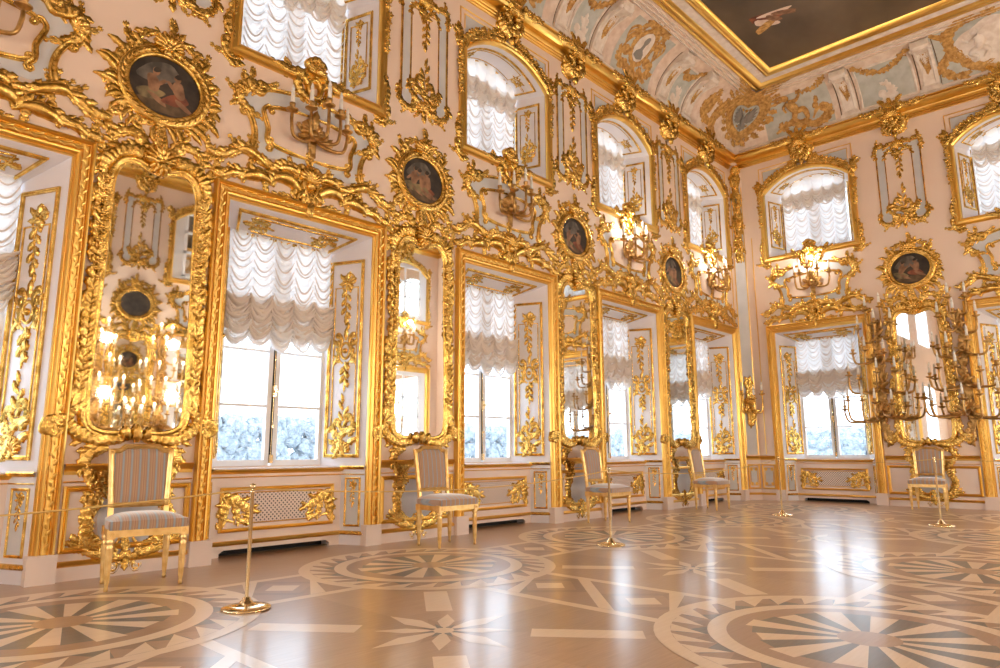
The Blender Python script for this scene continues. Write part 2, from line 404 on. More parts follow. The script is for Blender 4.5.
def rocaille(b, x, z, s=1., tail=True):
    with b.at(x, z, sc=s):
        b.stroke([(.0, .09), (.06, .04), (.05, -.06), (0, -.1), (-.05, -.06), (-.06, .04)], .018, closed=True, n=18); b.bead(0, -.005, .035, .01)
        for sg in (1, -1):
            b.scroll([(sg * .03, -.16), (sg * .09, -.1), (sg * .09, 0), (sg * .05, .12), (sg * .08, .19)], .023, c1=(.028, -sg), leaves=6, ll=.085, lw=.024, sides=(-sg,))
            b.leaf(sg * .07, .05, PI / 2 - sg * 1.1, .14, .028, sg * .8); b.leaf(sg * .07, -.08, -PI / 2 + sg * 1.0, .13, .028, -sg * .8)
        b.leaf(0, .12, PI / 2, .16, .03, .25); b.leaf(-.02, .24, PI / 2 + .3, .11, .022, -.5)
        if tail:
            for i in range(5): b.leaf(0, -.14 - i * .05, -PI / 2 + (.6 if i % 2 else -.6), .12, .034, -.4 if i % 2 else .4)
            b.leaf(0, -.38, -PI / 2, .12, .016, 0)
def base_scroll(b, x, z, s=1.):
    with b.at(x, z, sc=s):
        b.scroll([(-.1, .2), (-.13, .1), (-.03, .05), (.04, -.04), (-.04, -.14)], .03, c0=(.04, -1), leaves=6, ll=.10, lw=.028)
        b.scroll([(.1, .15), (.12, .05), (.03, -.02), (.02, -.12), (.08, -.17)], .028, c0=(.035, 1), c1=(.03, 1), leaves=6, ll=.10, lw=.028)
        b.leaf(.05, -.1, .2, .13, .04, .8); b.leaf(-.06, -.08, 2.9, .13, .04, -.8); b.leaf(-.05, .02, 2.4, .14, .04, .8)
        b.shell(-.02, -.17, .11, PI / 2 + .3, 2.6, 7)
        for i in range(5): b.leaf(.0, .04 + i * .06, PI / 2 + (.8 if i % 2 else -.7), .12, .026, -.6 if i % 2 else .7)
        b.leaf(.01, .34, PI / 2, .13, .02, -.3)
def m_reveal_gold():
    b = MB()
    for s in (1, -1):
        b.fn = reveal_fn(s)
        b.mould(RECT(.085, .545, .955, 3.27), STRIP(.038, .018), True); b.mould(RECT(.155, .475, 1.3, 2.95), BEADED(.016, .012), True)
        drop(b, .31, 3.03, 1.05); rocaille(b, .31, 2.19, .98); base_scroll(b, .31, 1.2, 1.05)
        b.mould(RECT(.05, .25, .2, .735), STRIP(.022, .012), True)
        with b.at(.15, .66, sc=.5): drop(b, 0, 0)
        b.mould([(.0, .865), (.31, .865)], [(0, -.004), (0, .02), (.012, .03), (.04, .015), (.04, -.004)]); b.mould([(.0, .776), (.30, .776)], BEADED(.014, .01)); b.mould([(.0, .155), (.30, .155)], [(0, -.004), (.008, .012), (.03, .022), (.045, .01), (.045, -.004)])
    b.fn = soffit_fn; b.mould(RECT(-.76, .76, .09, .52), STRIP(.036, .018), True); b.mould(RECT(-.56, .56, .17, .44), BEADED(.016, .012), True)
    for s in (1, -1):
        with b.at(s * .48, .305, rot=PI / 2 * s, sc=.66): rocaille(b, 0, 0, tail=False); b.leaf(0, -.12, -PI / 2, .2, .05, .3)
    b.fn = None; return b
def m_reveal_grey():
    b = MB()
    for s in (1, -1): b.fn = reveal_fn(s); b.plate(RECT(.06, .24, .21, .725), .004)
    b.fn = None; return b

def m_casement(sd, z0, z1, hw, rails, dep=DW):
    b = MB(); D0, D1 = -dep - .05, -dep + .01; x0, x1 = (.016, hw + .02) if sd > 0 else (-hw - .02, -.016)
    st = .055
    b.box(x0, x0 + st, z0, z1, D0, D1); b.box(x1 - st, x1, z0, z1, D0, D1); b.box(x0 + st, x1 - st, z0, z0 + .075, D0, D1 - .002); b.box(x0 + st, x1 - st, z1 - .06, z1, D0, D1 - .002)
    for r in rails: b.box(x0 + st, x1 - st, r - .013, r + .013, D0, D1 - .005)
    return b
def m_pane(sd, z0, z1, hw, dep=DW):
    b = MB(); x0, x1 = (.03, hw) if sd > 0 else (-hw, -.03); b.plate([(x0, z0 + .03), (x1, z0 + .03), (x1, z1 - .03), (x0, z1 - .03)], -dep - .03); return b
def m_bolt():
    b = MB(); b.box(-.018, .018, .9, 3.3, -DW - .04, -DW + .012); b.mi = 1
    b.tube3([(0, DW - .02, .93), (0, DW - .02, 2.4)], .004, 4); b.box3(-.016, .016, DW - .045, DW - .01, .9, .99); b.box3(-.016, .016, DW - .05, DW - .01, 1.62, 1.74)
    b.tube3([(0, DW - .05, 1.68), (0, DW - .085, 1.68)], [.008, .02], 4); b.box3(-.013, .013, DW - .04, DW - .01, 1.28, 1.31)
    return b

def swag_grid(b, x0, x1, z0, z1, ncol, per, amp, dep, sag=.1, topfn=None, nz=None, seed=0, fold_shade_mb=None):
    r = random.Random(seed); nx = ncol * 12 + 1; nz = nz or int((z1 - z0) / per * 9); X = np.linspace(x0, x1, nx); f = np.linspace(0, 1, nz)
    zt = np.full(nx, z1) if topfn is None else np.minimum(z1, topfn(X))
    c = ((X - x0) / (x1 - x0) * ncol) % 1. - .5; c[-1] = .5; k = np.minimum(((X - x0) / (x1 - x0) * ncol).astype(int), ncol - 1)
    ph = np.array([r.uniform(-.3, .3) for _ in range(ncol)])[k]; sg = 1 - 4 * c * c
    Z = zt[None] + (z0 - zt)[None] * f[:, None]
    t = (Z + sag * sg[None]) / per + ph[None] * .5 + .12 * np.sin(Z * 9 + k[None] * 2.1)
    fr = t % 1.; fold = np.where(fr < .78, fr / .78, (1 - fr) / .22)
    D = dep + amp * fold * (1 - (2 * np.abs(c[None])) ** 4 * .85) + .012 * np.cos(2 * PI * c[None]) * 0 - .03 * (np.abs(c[None]) > .42)
    if fold_shade_mb is not None:
        cw = (x1 - x0) / ncol; cc = np.linspace(-.46, .46, 15)
        for j in range(ncol):
            kk = 0; p0 = r.uniform(0, per)
            while True:
                zb = z0 + .02 + p0 + kk * per; kk += 1
                if zb > z1 + sag: break
                a = r.uniform(.55, 1.2); xs = x0 + (j + .5 + cc) * cw; zs = zb - sag * a * (1 - 4 * cc ** 2)
                zt_ = np.minimum(z1, topfn(xs)) if topfn is not None else np.full(15, z1)
                ok = (zs > z0 - .01) & (zs < zt_ - .01)
                if ok.sum() > 4:
                    with fold_shade_mb.at(do=dep + amp * .95): fold_shade_mb.stroke(np.column_stack([xs[ok], zs[ok]]), [.003, .007 * a, .010 * a, .007 * a, .003], .008, 14, LINE)  # tan strips of doubled fabric, coloured to draw the shade line of each fold
    G = np.zeros((nz, nx, 3)); G[..., 0] = X + .008 * np.sin(Z * 37) * (np.abs(X) > x1 - .02); G[..., 1] = Z - .3 * amp * fold; G[..., 2] = D
    b.grid(G)
def ruffle_grid(b, x0, x1, z0, z1, ncol, dep, amp, scal, seed=0):
    r = random.Random(seed); nx = ncol * 22 + 1; nz = 26; X = np.linspace(x0, x1, nx); u = (X - x0) / (x1 - x0) * ncol; c = u % 1. - .5; c[-1] = .5
    sg = 1 - 4 * c * c; f = np.linspace(0, 1, nz)[:, None]; zb = z0 + scal * (1 - sg)
    Z = z1 + (zb - z1)[None] * f; W = np.zeros((nz, nx))
    for i in range(9):
        W += r.uniform(.4, 1) * np.abs(np.sin(u[None] * r.uniform(2, 9) + f * r.uniform(-9, 9) + r.uniform(0, 6) + 2.2 * sg[None] * f))
    W /= 9; t = (Z + .16 * sg[None]) / .075; fr = t % 1.; W = W * 1.1 + .55 * np.where(fr < .7, fr / .7, (1 - fr) / .3) * (1 - .6 * (2 * np.abs(c[None])) ** 3)
    G = np.zeros((nz, nx, 3)); G[..., 0] = X + .012 * np.sin(f * 31 + u * 3); G[..., 1] = Z + .012 * np.sin(u * 25 + f * 5) * (f > .9); G[..., 2] = dep + amp * W * (.35 + .65 * np.sin(PI * np.clip(f, .12, .95)))
    b.grid(G)
def ruffle_swags(b, x0, x1, z0, z1, ncol, dep, seed, sag=.13):
    r = random.Random(seed); cw = (x1 - x0) / ncol; ruffle_grid(b, x0, x1, z0 + .02, z1 - .03, ncol, dep - .03, .07, .05, seed)
    for j in range(ncol):
        z = z1
        while z > z0:
            a = r.uniform(.5, 1.25); w = r.uniform(.013, .026); sk = r.uniform(-.12, .12); cc = np.linspace(-.5, .5, 9)
            P = [(x0 + (j + .5 + c + sk * (1 - 4 * c * c)) * cw, z - sag * a * (1 - 4 * c * c) + r.uniform(-.012, .012)) for c in cc]
            with b.at(do=dep + r.uniform(-.01, .05)): b.stroke(P, [w * .5, w * 1.1, w * 1.5, w * 1.1, w * .5], w * 1.6, 18)
            z -= r.uniform(.03, .055)
def m_blind_low():
    b = MB(); swag_grid(b, -.63, .63, 2.5, 3.41, 5, .10, .055, -.48, .17, seed=2); return b
def m_blind_low_shade():
    b = MB(); swag_grid(MB(), -.63, .63, 2.5, 3.41, 5, .10, .055, -.48, .17, seed=2, fold_shade_mb=b); return b
def m_blind_ruffle():
    b = MB(); ruffle_swags(b, -.65, .65, 2.36, 2.72, 5, -.47, 4); return b
def m_blind_hem():
    b = MB(); ruffle_grid(b, -.62, .62, 2.16, 2.46, 5, -.5, .1, .10, 6); ruffle_swags(b, -.62, .62, 2.24, 2.42, 5, -.47, 6, .1); return b
def far_top(X):
    h = .32; R = (.49 + h * h) / (2 * h); return 7.02 - R + np.sqrt(np.maximum(R * R - X * X, 0)) + .01
def m_blind_up():
    b = MB(); swag_grid(b, -.66, .66, 5.37, 6.62, 5, .105, .055, -.49, .17, seed=5); return b
def m_blind_up_shade():
    b = MB(); swag_grid(MB(), -.66, .66, 5.37, 6.62, 5, .105, .055, -.49, .17, seed=5, fold_shade_mb=b); return b
def m_blind_uptop():
    b = MB(); swag_grid(b, -.69, .69, 6.55, 7.03, 6, .2, .05, -.46, .12, far_top, 24, 8); return b
def m_blind_upruf():
    b = MB(); ruffle_swags(b, -.66, .66, 6.42, 6.72, 6, -.47, 9); return b

# --- radiator cover under a lower window
def m_cover():
    b = MB(); D = -.28
    b.box(-.765, .765, .065, .835, D - .03, D); b.box(-.765, -.62, 0, .07, D - .03, D); b.box(.62, .765, 0, .07, D - .03, D)
    for s in (1, -1): b.plate([(s * .62, .066), (s * .62, .035), (s * .59, .055), (s * .57, .066)], D - .03, D)
    b.mi = 1; b.box(-.62, .62, 0, .07, D - .2, D - .16); return b
def m_cover_gold():
    b = MB()
    with b.at(do=-.28):
        b.mould([(-.77, .845), (.77, .845)], [(0, -.004), (0, .03), (.012, .04), (.03, .028), (.045, .008), (.045, -.004)])
        b.mould([(-.77, .776), (.77, .776)], BEADED(.014, .012)); b.mould(RECT(-.645, .645, .235, .67), STRIP(.036, .02), True)
        b.mould([(-.77, .155), (.77, .155)], [(0, -.004), (.008, .014), (.03, .03), (.045, .016), (.045, -.004)])
        b.mould(RECT(-.49, .49, .305, .62), BEADED(.014, .012), True)
    return b
def m_cover_lattice():
    b = MB(); D = -.279; x0, x1, z0, z1 = -.48, .48, .315, .61; b.plate([(x0, z0), (x1, z0), (x1, z1), (x0, z1)], D + .0005); b.mi = 1; st = .045; w = .0062
    for sg in (1, -1):
        k = -40
        while k < 60:
            c = x0 + k * st; P = []
            for z in (z0, z1): P.append((c + sg * (z - z0), z))
            (xa, za), (xb, zb) = P
            if sg * (xb - xa) > 0:
                lo, hi = (max(x0, min(xa, xb)), min(x1, max(xa, xb)))
                if hi - lo > .01:
                    g = lambda x: za + (x - xa) * sg; D = -.279 + .002 * sg
                    b.add([(lo - w, g(lo) + sg * w, D + .008), (lo + w, g(lo) - sg * w, D + .008), (hi + w, g(hi) - sg * w, D + .008), (hi - w, g(hi) + sg * w, D + .008)], [(0, 1, 2, 3)], False)
            k += 1
    return b
def m_cover_orn():
    b = MB()
    with b.at(-.47, .45, do=-.275):
        b.scroll([(-.12, -.14), (-.14, -.02), (-.06, .1), (.04, .06), (.12, .0), (.2, .0)], [.02, .045, .06, .05, .035, .008], leaves=7, ll=.09, lw=.025)
        b.scroll([(-.1, .14), (-.02, .1), (0, 0), (.03, -.1), (.12, -.12)], .03, c1=(.03, 1), c0=(.03, 1), leaves=6, ll=.08, lw=.024)
        b.scroll([(-.14, -.16), (-.1, -.1), (-.02, -.12)], .02, c0=(.03, -1)); b.leaf(.05, .05, .9, .13, .03, -.8); b.leaf(.06, -.04, -.7, .13, .03, .8)
        for a in (1.3, 2., 2.7, 3.5, 4.2): b.leaf(-.08, .02, a, .15, .03, .6)
    return b

# --- crest over a lower window
def m_crest():
    b = MB()
    for s in (1, -1):
        with b.at(flip=s < 0):
            for P, W in (([(.05, 3.76), (.14, 3.86), (.25, 3.93), (.37, 3.92), (.47, 3.84)], [.02, .06, .085, .07, .02]), ([(.40, 3.80), (.50, 3.86), (.60, 3.87), (.70, 3.84), (.78, 3.78)], [.015, .05, .075, .06, .02]), ([(.68, 3.80), (.78, 3.83), (.87, 3.82), (.95, 3.77), (1.01, 3.73)], [.012, .045, .055, .04, .01]),
                         ([(.09, 3.98), (.2, 4.05), (.32, 4.04), (.42, 3.98)], [.015, .05, .055, .015]), ([(.38, 4.0), (.5, 4.0), (.62, 4.07), (.74, 4.11), (.84, 4.07)], [.012, .035, .06, .06, .02]), ([(.78, 4.09), (.88, 4.05), (.97, 3.98), (1.06, 3.94)], [.015, .05, .045, .01])):
                b.stroke(P, W, None, 26, ROUND, d=.008); b.leaves(P, 7, .11, .036, (1,), .9, .02); b.leaves(P, 5, .09, .03, (-1,), .8, .01)
            for x, z, a in ((.46, 3.86, .9), (.78, 3.80, 1.0), (.41, 4.0, -1.2), (.82, 4.07, 1.3), (.5, 3.84, -1.4)): b.frond(x, z, a, .17, -.9, .045, 4, .01)
            b.frond(.70, 4.08, 1.9, .2, -.9, .04, 4); b.frond(.66, 4.05, -1.5, .18, .8, .04, 4); b.frond(.16, 3.98, .9, .22, .6, .05, 5); b.frond(.40, 3.9, 1.3, .16, -.8, .04, 4)
            b.scroll([(.02, 3.60), (.08, 3.68), (.16, 3.80), (.10, 3.92), (.13, 4.08)], .036, c1=(.045, 1), leaves=6, ll=.09, lw=.026, sides=(-1,))
            b.scroll([(.05, 3.62), (.2, 3.70), (.3, 3.73), (.4, 3.71)], [.02, .04, .03, .01], leaves=5, ll=.08, lw=.024)
    b.shell(0, 3.93, .2, PI / 2, 2.2, 9, .03)
    for q in range(5): b.leaf(0, 3.86, -PI / 2 + (q - 2) * .55, .2, .05, (q - 2) * -.3, .05, .03)
    b.stroke([(0, 4.04), (.075, 3.96), (.06, 3.83), (0, 3.77), (-.06, 3.83), (-.075, 3.96)], .03, closed=True, n=22, d=.05); b.bead(0, 3.9, .055, .06)
    b.leaf(0, 3.74, -PI / 2, .2, .05, 0, .06, .04); b.frond(0, 4.02, PI / 2, .26, .2, .05, 5, .02)
    return b

# --- panel over the crest that carries a wall sconce
OUT = [(.5, 4.10), (.69, 4.12), (.66, 4.25), (.665, 4.38), (.72, 4.5), (.80, 4.6), (.82, 4.7), (.7, 4.8), (.5, 4.87), (.25, 4.92)]
INN = [(.0, 4.225), (.3, 4.235), (.52, 4.26), (.53, 4.36), (.55, 4.48), (.58, 4.6), (.55, 4.66), (.3, 4.715), (.0, 4.735)]
def sym(P): return P + [(-x, z) for x, z in reversed(P) if x > 0]
def m_spanel():
    b = MB(); b.plate(sym([(0, 4.10)] + OUT + [(0, 4.93)]), .0, .006); b.mi = 1; b.plate(sym(INN), .0, .012); return b
def m_spanel_gold():
    b = MB()
    for s in (1, -1):
        with b.at(flip=s < 0):
            b.scroll([(.73, 4.09), (.68, 4.16), (.655, 4.28), (.68, 4.42), (.745, 4.54)], .034, prof=CHAN, c0=(.035, 1), c1=(.04, -1), d=.01)
            b.frond(.69, 4.13, .3, .16, .7, .04, 4); b.frond(.68, 4.12, 2.4, .14, -.7, .04, 4); b.frond(.74, 4.52, 2.9, .17, .8, .045, 4, .01); b.frond(.78, 4.82, 1.0, .16, .9, .045, 4, .01); b.frond(.6, 4.86, 2.8, .2, -.6, .045, 5, .01)
            b.scroll([(.12, 4.935), (.3, 4.915), (.5, 4.87), (.64, 4.80), (.72, 4.72)], .026, prof=CHAN)
            b.scroll([(.47, 4.225), (.52, 4.30), (.515, 4.42), (.55, 4.52), (.575, 4.61), (.54, 4.67)], .028, prof=CHAN, c0=(.03, 1), c1=(.025, 1), d=.014)
            b.scroll([(.0, 4.225), (.2, 4.225), (.4, 4.245), (.485, 4.275)], .024, prof=CHAN, c1=(.026, 1), d=.014); b.scroll([(0, 4.735), (.25, 4.72), (.46, 4.68), (.5, 4.64)], .024, prof=CHAN, c1=(.024, -1), d=.014)
            # shoulder ornament
            b.scroll([(.66, 4.80), (.76, 4.84), (.84, 4.76), (.83, 4.64), (.76, 4.56)], [.03, .06, .065, .05, .02], c0=(.05, -1), leaves=9, ll=.12, lw=.035, d=.02)
            b.frond(.74, 4.84, 1.9, .2, -.5, .05, 5); b.frond(.84, 4.72, .2, .17, .8, .045, 4); b.shell(.78, 4.7, .12, .8, 2.6, 7, .02); b.leaf(.86, 4.62, -.6, .12, .03, -.7)
    return b

# --- tall panel high on a pier
def m_ppanel():
    b = MB(); b.plate(RECT(-.385, .385, 5.47, 7.0), 0, .006); b.mi = 1; b.plate(RECT(-.235, .235, 5.62, 6.87), 0, .012); return b
def m_ppanel_gold():
    b = MB(); b.mould(RECT(-.40, .40, 5.5, 7.02), STRIP(.024, .024)); b.mould(RECT(-.245, .245, 5.7, 6.86), STRIP(.018, .02))
    for s in (1, -1):
        with b.at(flip=s < 0):
            b.scroll([(.03, 7.0), (.12, 7.06), (.22, 7.02), (.3, 7.06), (.38, 7.03), (.41, 6.92), (.40, 6.78)], [.03, .045, .04, .045, .045, .035, .012], leaves=9, ll=.09, lw=.028)
            b.scroll([(.06, 6.86), (.14, 6.92), (.22, 6.86), (.245, 6.74)], [.03, .035, .03, .01], leaves=5, ll=.07, lw=.022); b.frond(.36, 7.05, 1.3, .15, .8, .04, 4)
            b.scroll([(.40, 5.72), (.42, 5.56), (.36, 5.44), (.24, 5.40), (.14, 5.46)], [.012, .035, .045, .045, .03], c1=(.035, -1), leaves=9, ll=.1, lw=.03)
            b.scroll([(.245, 5.86), (.25, 5.7), (.18, 5.6), (.08, 5.54)], [.012, .035, .035, .02], leaves=6, ll=.09, lw=.026); b.frond(.30, 5.41, -1.4, .14, .9, .04, 4); b.frond(.08, 5.42, -1.3, .14, .8, .04, 4)
    b.shell(0, 6.93, .17, PI / 2, 2.6, 9, .01); b.frond(0, 7.02, PI / 2, .16, .3, .045, 4)
    with b.at(0, 6.82, sc=1.05, do=.014): drop(b, 0, 0)
    with b.at(0, 5.62, sc=1.25, do=.014): base_scroll(b, 0, 0)
    b.flower(0, 5.48, .08, 6, .02); b.leaf(0, 5.42, -PI / 2, .16, .04, .2)
    return b

# --- oval painting
OX, OZ, OC = .335, .305, 4.46
def oval(rx, rz, n=40, cz=OC): return [(rx * math.sin(2 * PI * i / n), cz + rz * math.cos(2 * PI * i / n)) for i in range(n)]
def m_oval_frame():
    b = MB(); b.mould(oval(OX, OZ), [(.012, .0), (.012, .03), (-.01, .045), (-.03, .03), (-.05, .05), (-.085, .055), (-.1, .0)], True, True)
    for i in range(34):
        a = 2 * PI * i / 34; b.leaf((OX + .065) * math.cos(a), OC + (OZ + .065) * math.sin(a), a + PI / 2 + .4, .075, .02, 0, .02, .045, 3)
    for i in range(34):
        a = 2 * PI * i / 34
        if abs(a - PI / 2) < .5 or rnd.random() < .25: continue
        up_ = 1 if math.cos(a) > 0 else -1
        b.leaf((OX + .08) * math.cos(a), OC + (OZ + .08) * math.sin(a), a + up_ * rnd.uniform(.4, 1.0), rnd.uniform(.11, .24), rnd.uniform(.025, .04), -up_ * rnd.uniform(.5, 1.5), .035, .005)
    for s in (1, -1):
        with b.at(flip=s < 0):
            b.scroll([(.1, 4.84), (.24, 4.80), (.36, 4.72), (.44, 4.58), (.45, 4.42)], [.03, .045, .04, .035, .012], leaves=8, ll=.1, lw=.03)
            b.scroll([(.45, 4.5), (.47, 4.34), (.38, 4.2), (.26, 4.12)], [.012, .035, .04, .025], leaves=7, ll=.1, lw=.03); b.frond(.3, 4.78, .9, .2, .5, .045, 4)
            b.scroll([(.04, 4.86), (.1, 4.98), (.22, 4.94), (.3, 4.84)], .035, c0=(.04, -1), leaves=5, ll=.1, lw=.03)
    b.shell(0, 4.82, .2, PI / 2, 2.5, 9, .02); b.frond(.03, 4.95, 1.45, .22, .5, .05, 5, .02); b.flower(0, 4.83, .08, 6, .05)
    return b
def m_canvas(v):
    b = MB(); r = random.Random(v * 13 + 5); b.mi = 0; b.plate(oval(OX + .005, OZ + .005), .008)
    def blob(x, z, rx, rz, rot, mi, d):
        b.mi = mi; ca, sa = math.cos(rot), math.sin(rot)
        P = [(rx * math.cos(a) * (1 + .13 * math.sin(3 * a + x * 40)), rz * math.sin(a) * (1 + .1 * math.cos(2 * a + z * 30))) for a in np.linspace(0, 2 * PI, 20, endpoint=False)]
        b.plate([(x + p * ca - q * sa, OC + z + p * sa + q * ca) for p, q in P], d)
    blob(-.06, .13, .2, .1, .3, 4, .0085); blob(0, -.2, .25, .07, 0, 5, .0086)
    for i in range(2 + v % 2):
        x = [-.12, .1, .0][i] + r.uniform(-.03, .03); z = r.uniform(-.02, .05); t = r.uniform(-.35, .35)
        blob(x - .02, z - .13, .13, .055, t, 2 if i % 2 else 3, .0091 + i * .001); blob(x, z - .02, .055, .1, t, 1, .0094 + i * .001)
        blob(x + .02 * (1 - 2 * i), z + .1, .033, .04, .2, 1, .0097 + i * .001); blob(x + .02 * (1 - 2 * i) + .008, z + .12, .036, .026, .3, 0, .0099 + i * .001)
        blob(x + .07 * (1 - 2 * i), z + .0, .07, .02, .8 * (1 - 2 * i), 1, .0096 + i * .001); blob(x + .05, z - .17, .1, .025, -.5, 1, .0096 + i * .001)
    return b
CANVAS = ['cv_dark', 'cv_skin', 'cv_red', 'cv_ochre', 'cv_sky', 'cv_ground']
M['cv_dark'] = noise_col(mat('dark_oil_paint', (.05, .035, .03), .7), (.018, .013, .010), (.055, .038, .028), 6.)
M['cv_skin'] = noise_col(mat('flesh_oil_paint', (.4, .2, .1), .7), (.15, .07, .035), (.36, .19, .10), 9.)
M['cv_red'] = noise_col(mat('russet_oil_paint', (.2, .05, .02), .7), (.10, .03, .02), (.30, .09, .04), 9.)
M['cv_ochre'] = noise_col(mat('olive_oil_paint', (.18, .13, .05), .7), (.08, .06, .03), (.30, .22, .10), 9.)
M['cv_sky'] = noise_col(mat('dusky_oil_paint', (.16, .14, .12), .7), (.06, .05, .04), (.17, .14, .11), 7.)
M['cv_ground'] = noise_col(mat('umber_oil_paint', (.1, .06, .03), .7), (.05, .03, .015), (.16, .10, .05), 7.)

# --- pier mirror
def mirror_path():
    R = [(0, 1.215), (.2, 1.20), (.33, 1.235), (.375, 1.33), (.385, 1.6), (.375, 2.2), (.36, 2.8), (.355, 3.2), (.35, 3.42), (.31, 3.55), (.22, 3.61), (.1, 3.575), (0, 3.56)]
    return R + [(-x, z) for x, z in reversed(R[1:-1])]
def m_mirror_glass():
    b = MB(); P = catmull(mirror_path(), 96, True)
    cz = 2.4; n = len(P); b.add([(x, z, .03) for x, z in P] + [(0, cz, .03)], [(i, (i + 1) % n, n) for i in range(n)], False); return b
def m_mirror_frame():
    b = MB(); P = catmull(mirror_path(), 110, True)
    b.mould([tuple(q) for q in P[::-1]], [(.004, .0), (.004, .035), (-.008, .045), (-.02, .034), (-.032, .05), (-.055, .058), (-.075, .045), (-.09, 0)], True, True)
    for s in (1, -1):
        with b.at(flip=s < 0):
            sd = [(.44, 3.45), (.45, 3.2), (.44, 2.8), (.455, 2.3), (.465, 1.8), (.47, 1.4)]
            b.leaves(sd, 26, .11, .026, (-1,), .5, .02); b.leaves(sd[::-1], 22, .1, .026, (1, -1), .7, .05); b.garland([(.415, 3.4), (.425, 3.0), (.42, 2.5)], .035, 22, .06)
            b.stroke([(.44, 3.5), (.475, 3.1), (.435, 2.7), (.485, 2.2), (.455, 1.75), (.50, 1.35)], [.02, .03, .02, .034, .025, .035], None, 50, RIB, d=.03); b.leaves([(.46, 3.5), (.475, 3.1), (.45, 2.7), (.485, 2.2), (.47, 1.75), (.50, 1.4)], 22, .13, .036, (-1, 1), .6, .02)
            # bottom volute
            b.scroll([(.04, 1.16), (.18, 1.13), (.34, 1.13), (.47, 1.2), (.555, 1.28)], [.035, .055, .06, .055, .045], c1=(.075, -1), leaves=12, ll=.1, lw=.03, d=.03)
            b.scroll([(.42, 1.42), (.5, 1.36), (.54, 1.27)], [.03, .05, .03], d=.04); b.leaf(.2, 1.14, -1.2, .1, .03, .8); b.leaf(.4, 1.14, -.9, .12, .03, .8)
            # crest
            b.scroll([(.06, 3.72), (.2, 3.74), (.34, 3.70), (.43, 3.60), (.475, 3.46)], [.05, .07, .06, .06, .03], leaves=20, ll=.13, lw=.038, d=.03)
            b.scroll([(.1, 3.78), (.2, 3.92), (.34, 3.9), (.42, 3.8)], [.03, .05, .045, .02], c0=(.05, -1), leaves=7, ll=.11, lw=.032, d=.01)
            b.scroll([(.33, 3.72), (.43, 3.86), (.46, 4.02), (.37, 4.12), (.30, 4.22)], [.02, .035, .035, .03, .012], leaves=6, ll=.1, lw=.028)
            b.scroll([(.14, 3.86), (.2, 4.0), (.15, 4.1)], .03, c1=(.04, 1), leaves=4, ll=.1, lw=.028); b.frond(.46, 3.66, .9, .24, .7, .05, 5); b.frond(.5, 3.9, .3, .14, .9, .04, 4)
    b.shell(0, 3.66, .19, PI / 2, 2.7, 9, .07); b.shell(0, 3.70, .15, -PI / 2, 2.4, 7, .06); b.frond(0, 3.82, PI / 2, .26, .2, .06, 6, .03); b.flower(0, 3.68, .085, 6, .1)
    b.leaf(.0, 1.1, PI / 2, .16, .05, .2, .06, .06); b.leaf(.06, 1.12, 1., .13, .04, .6, .05, .06); b.leaf(-.06, 1.12, 2.1, .13, .04, -.6, .05, .06)
    return b

# --- pier dado
def m_dado(hw):
    b = MB(); b.mould([(-hw, .925), (hw, .925)], [(0, -.004), (0, .03), (.015, .045), (.04, .03), (.06, .012), (.09, .006), (.09, -.004)])
    b.mould([(-hw, .785), (hw, .785)], BEADED(.014, .014)); b.mould(RECT(-hw + .01, hw - .01, .215, .745), STRIP(.045, .025), True)
    b.mould([(-hw - .01, .155), (hw + .01, .155)], [(0, -.004), (.008, .016), (.03, .034), (.05, .016), (.05, -.004)])
    return b
def m_dado_field():
    b = MB(); b.plate([(.26 * math.sin(a) * (1 + .08 * math.cos(2 * a)), .50 + .33 * math.cos(a)) for a in np.linspace(0, 2 * PI, 36, endpoint=False)], 0, .008); return b
def m_dado_orn():
    b = MB()
    for s in (1, -1):
        with b.at(flip=s < 0):
            b.scroll([(.20, 1.05), (.33, 1.02), (.37, .93), (.31, .82), (.24, .74), (.24, .66), (.34, .6)], [.02, .045, .05, .05, .045, .035, .015], leaves=11, ll=.11, lw=.032)
            b.scroll([(.36, .72), (.3, .62), (.32, .48), (.31, .36), (.24, .27), (.13, .2)], [.015, .04, .045, .05, .045, .025], leaves=15, ll=.1, lw=.03)
            b.scroll([(.02, .1), (.12, .17), (.24, .2), (.34, .25), (.42, .31)], [.03, .045, .045, .035, .012], leaves=8, ll=.09, lw=.028); b.frond(.24, .78, 2.2, .22, .8, .045, 5); b.frond(.26, 1.0, 1.4, .17, .9, .045, 4)
            b.scroll([(.05, .3), (.1, .2), (.06, .08)], .03, c1=(.035, 1))
    b.frond(0, .1, PI / 2, .2, .2, .05, 5, .02); b.leaf(0, .13, -PI / 2, .1, .04, 0)
    return b

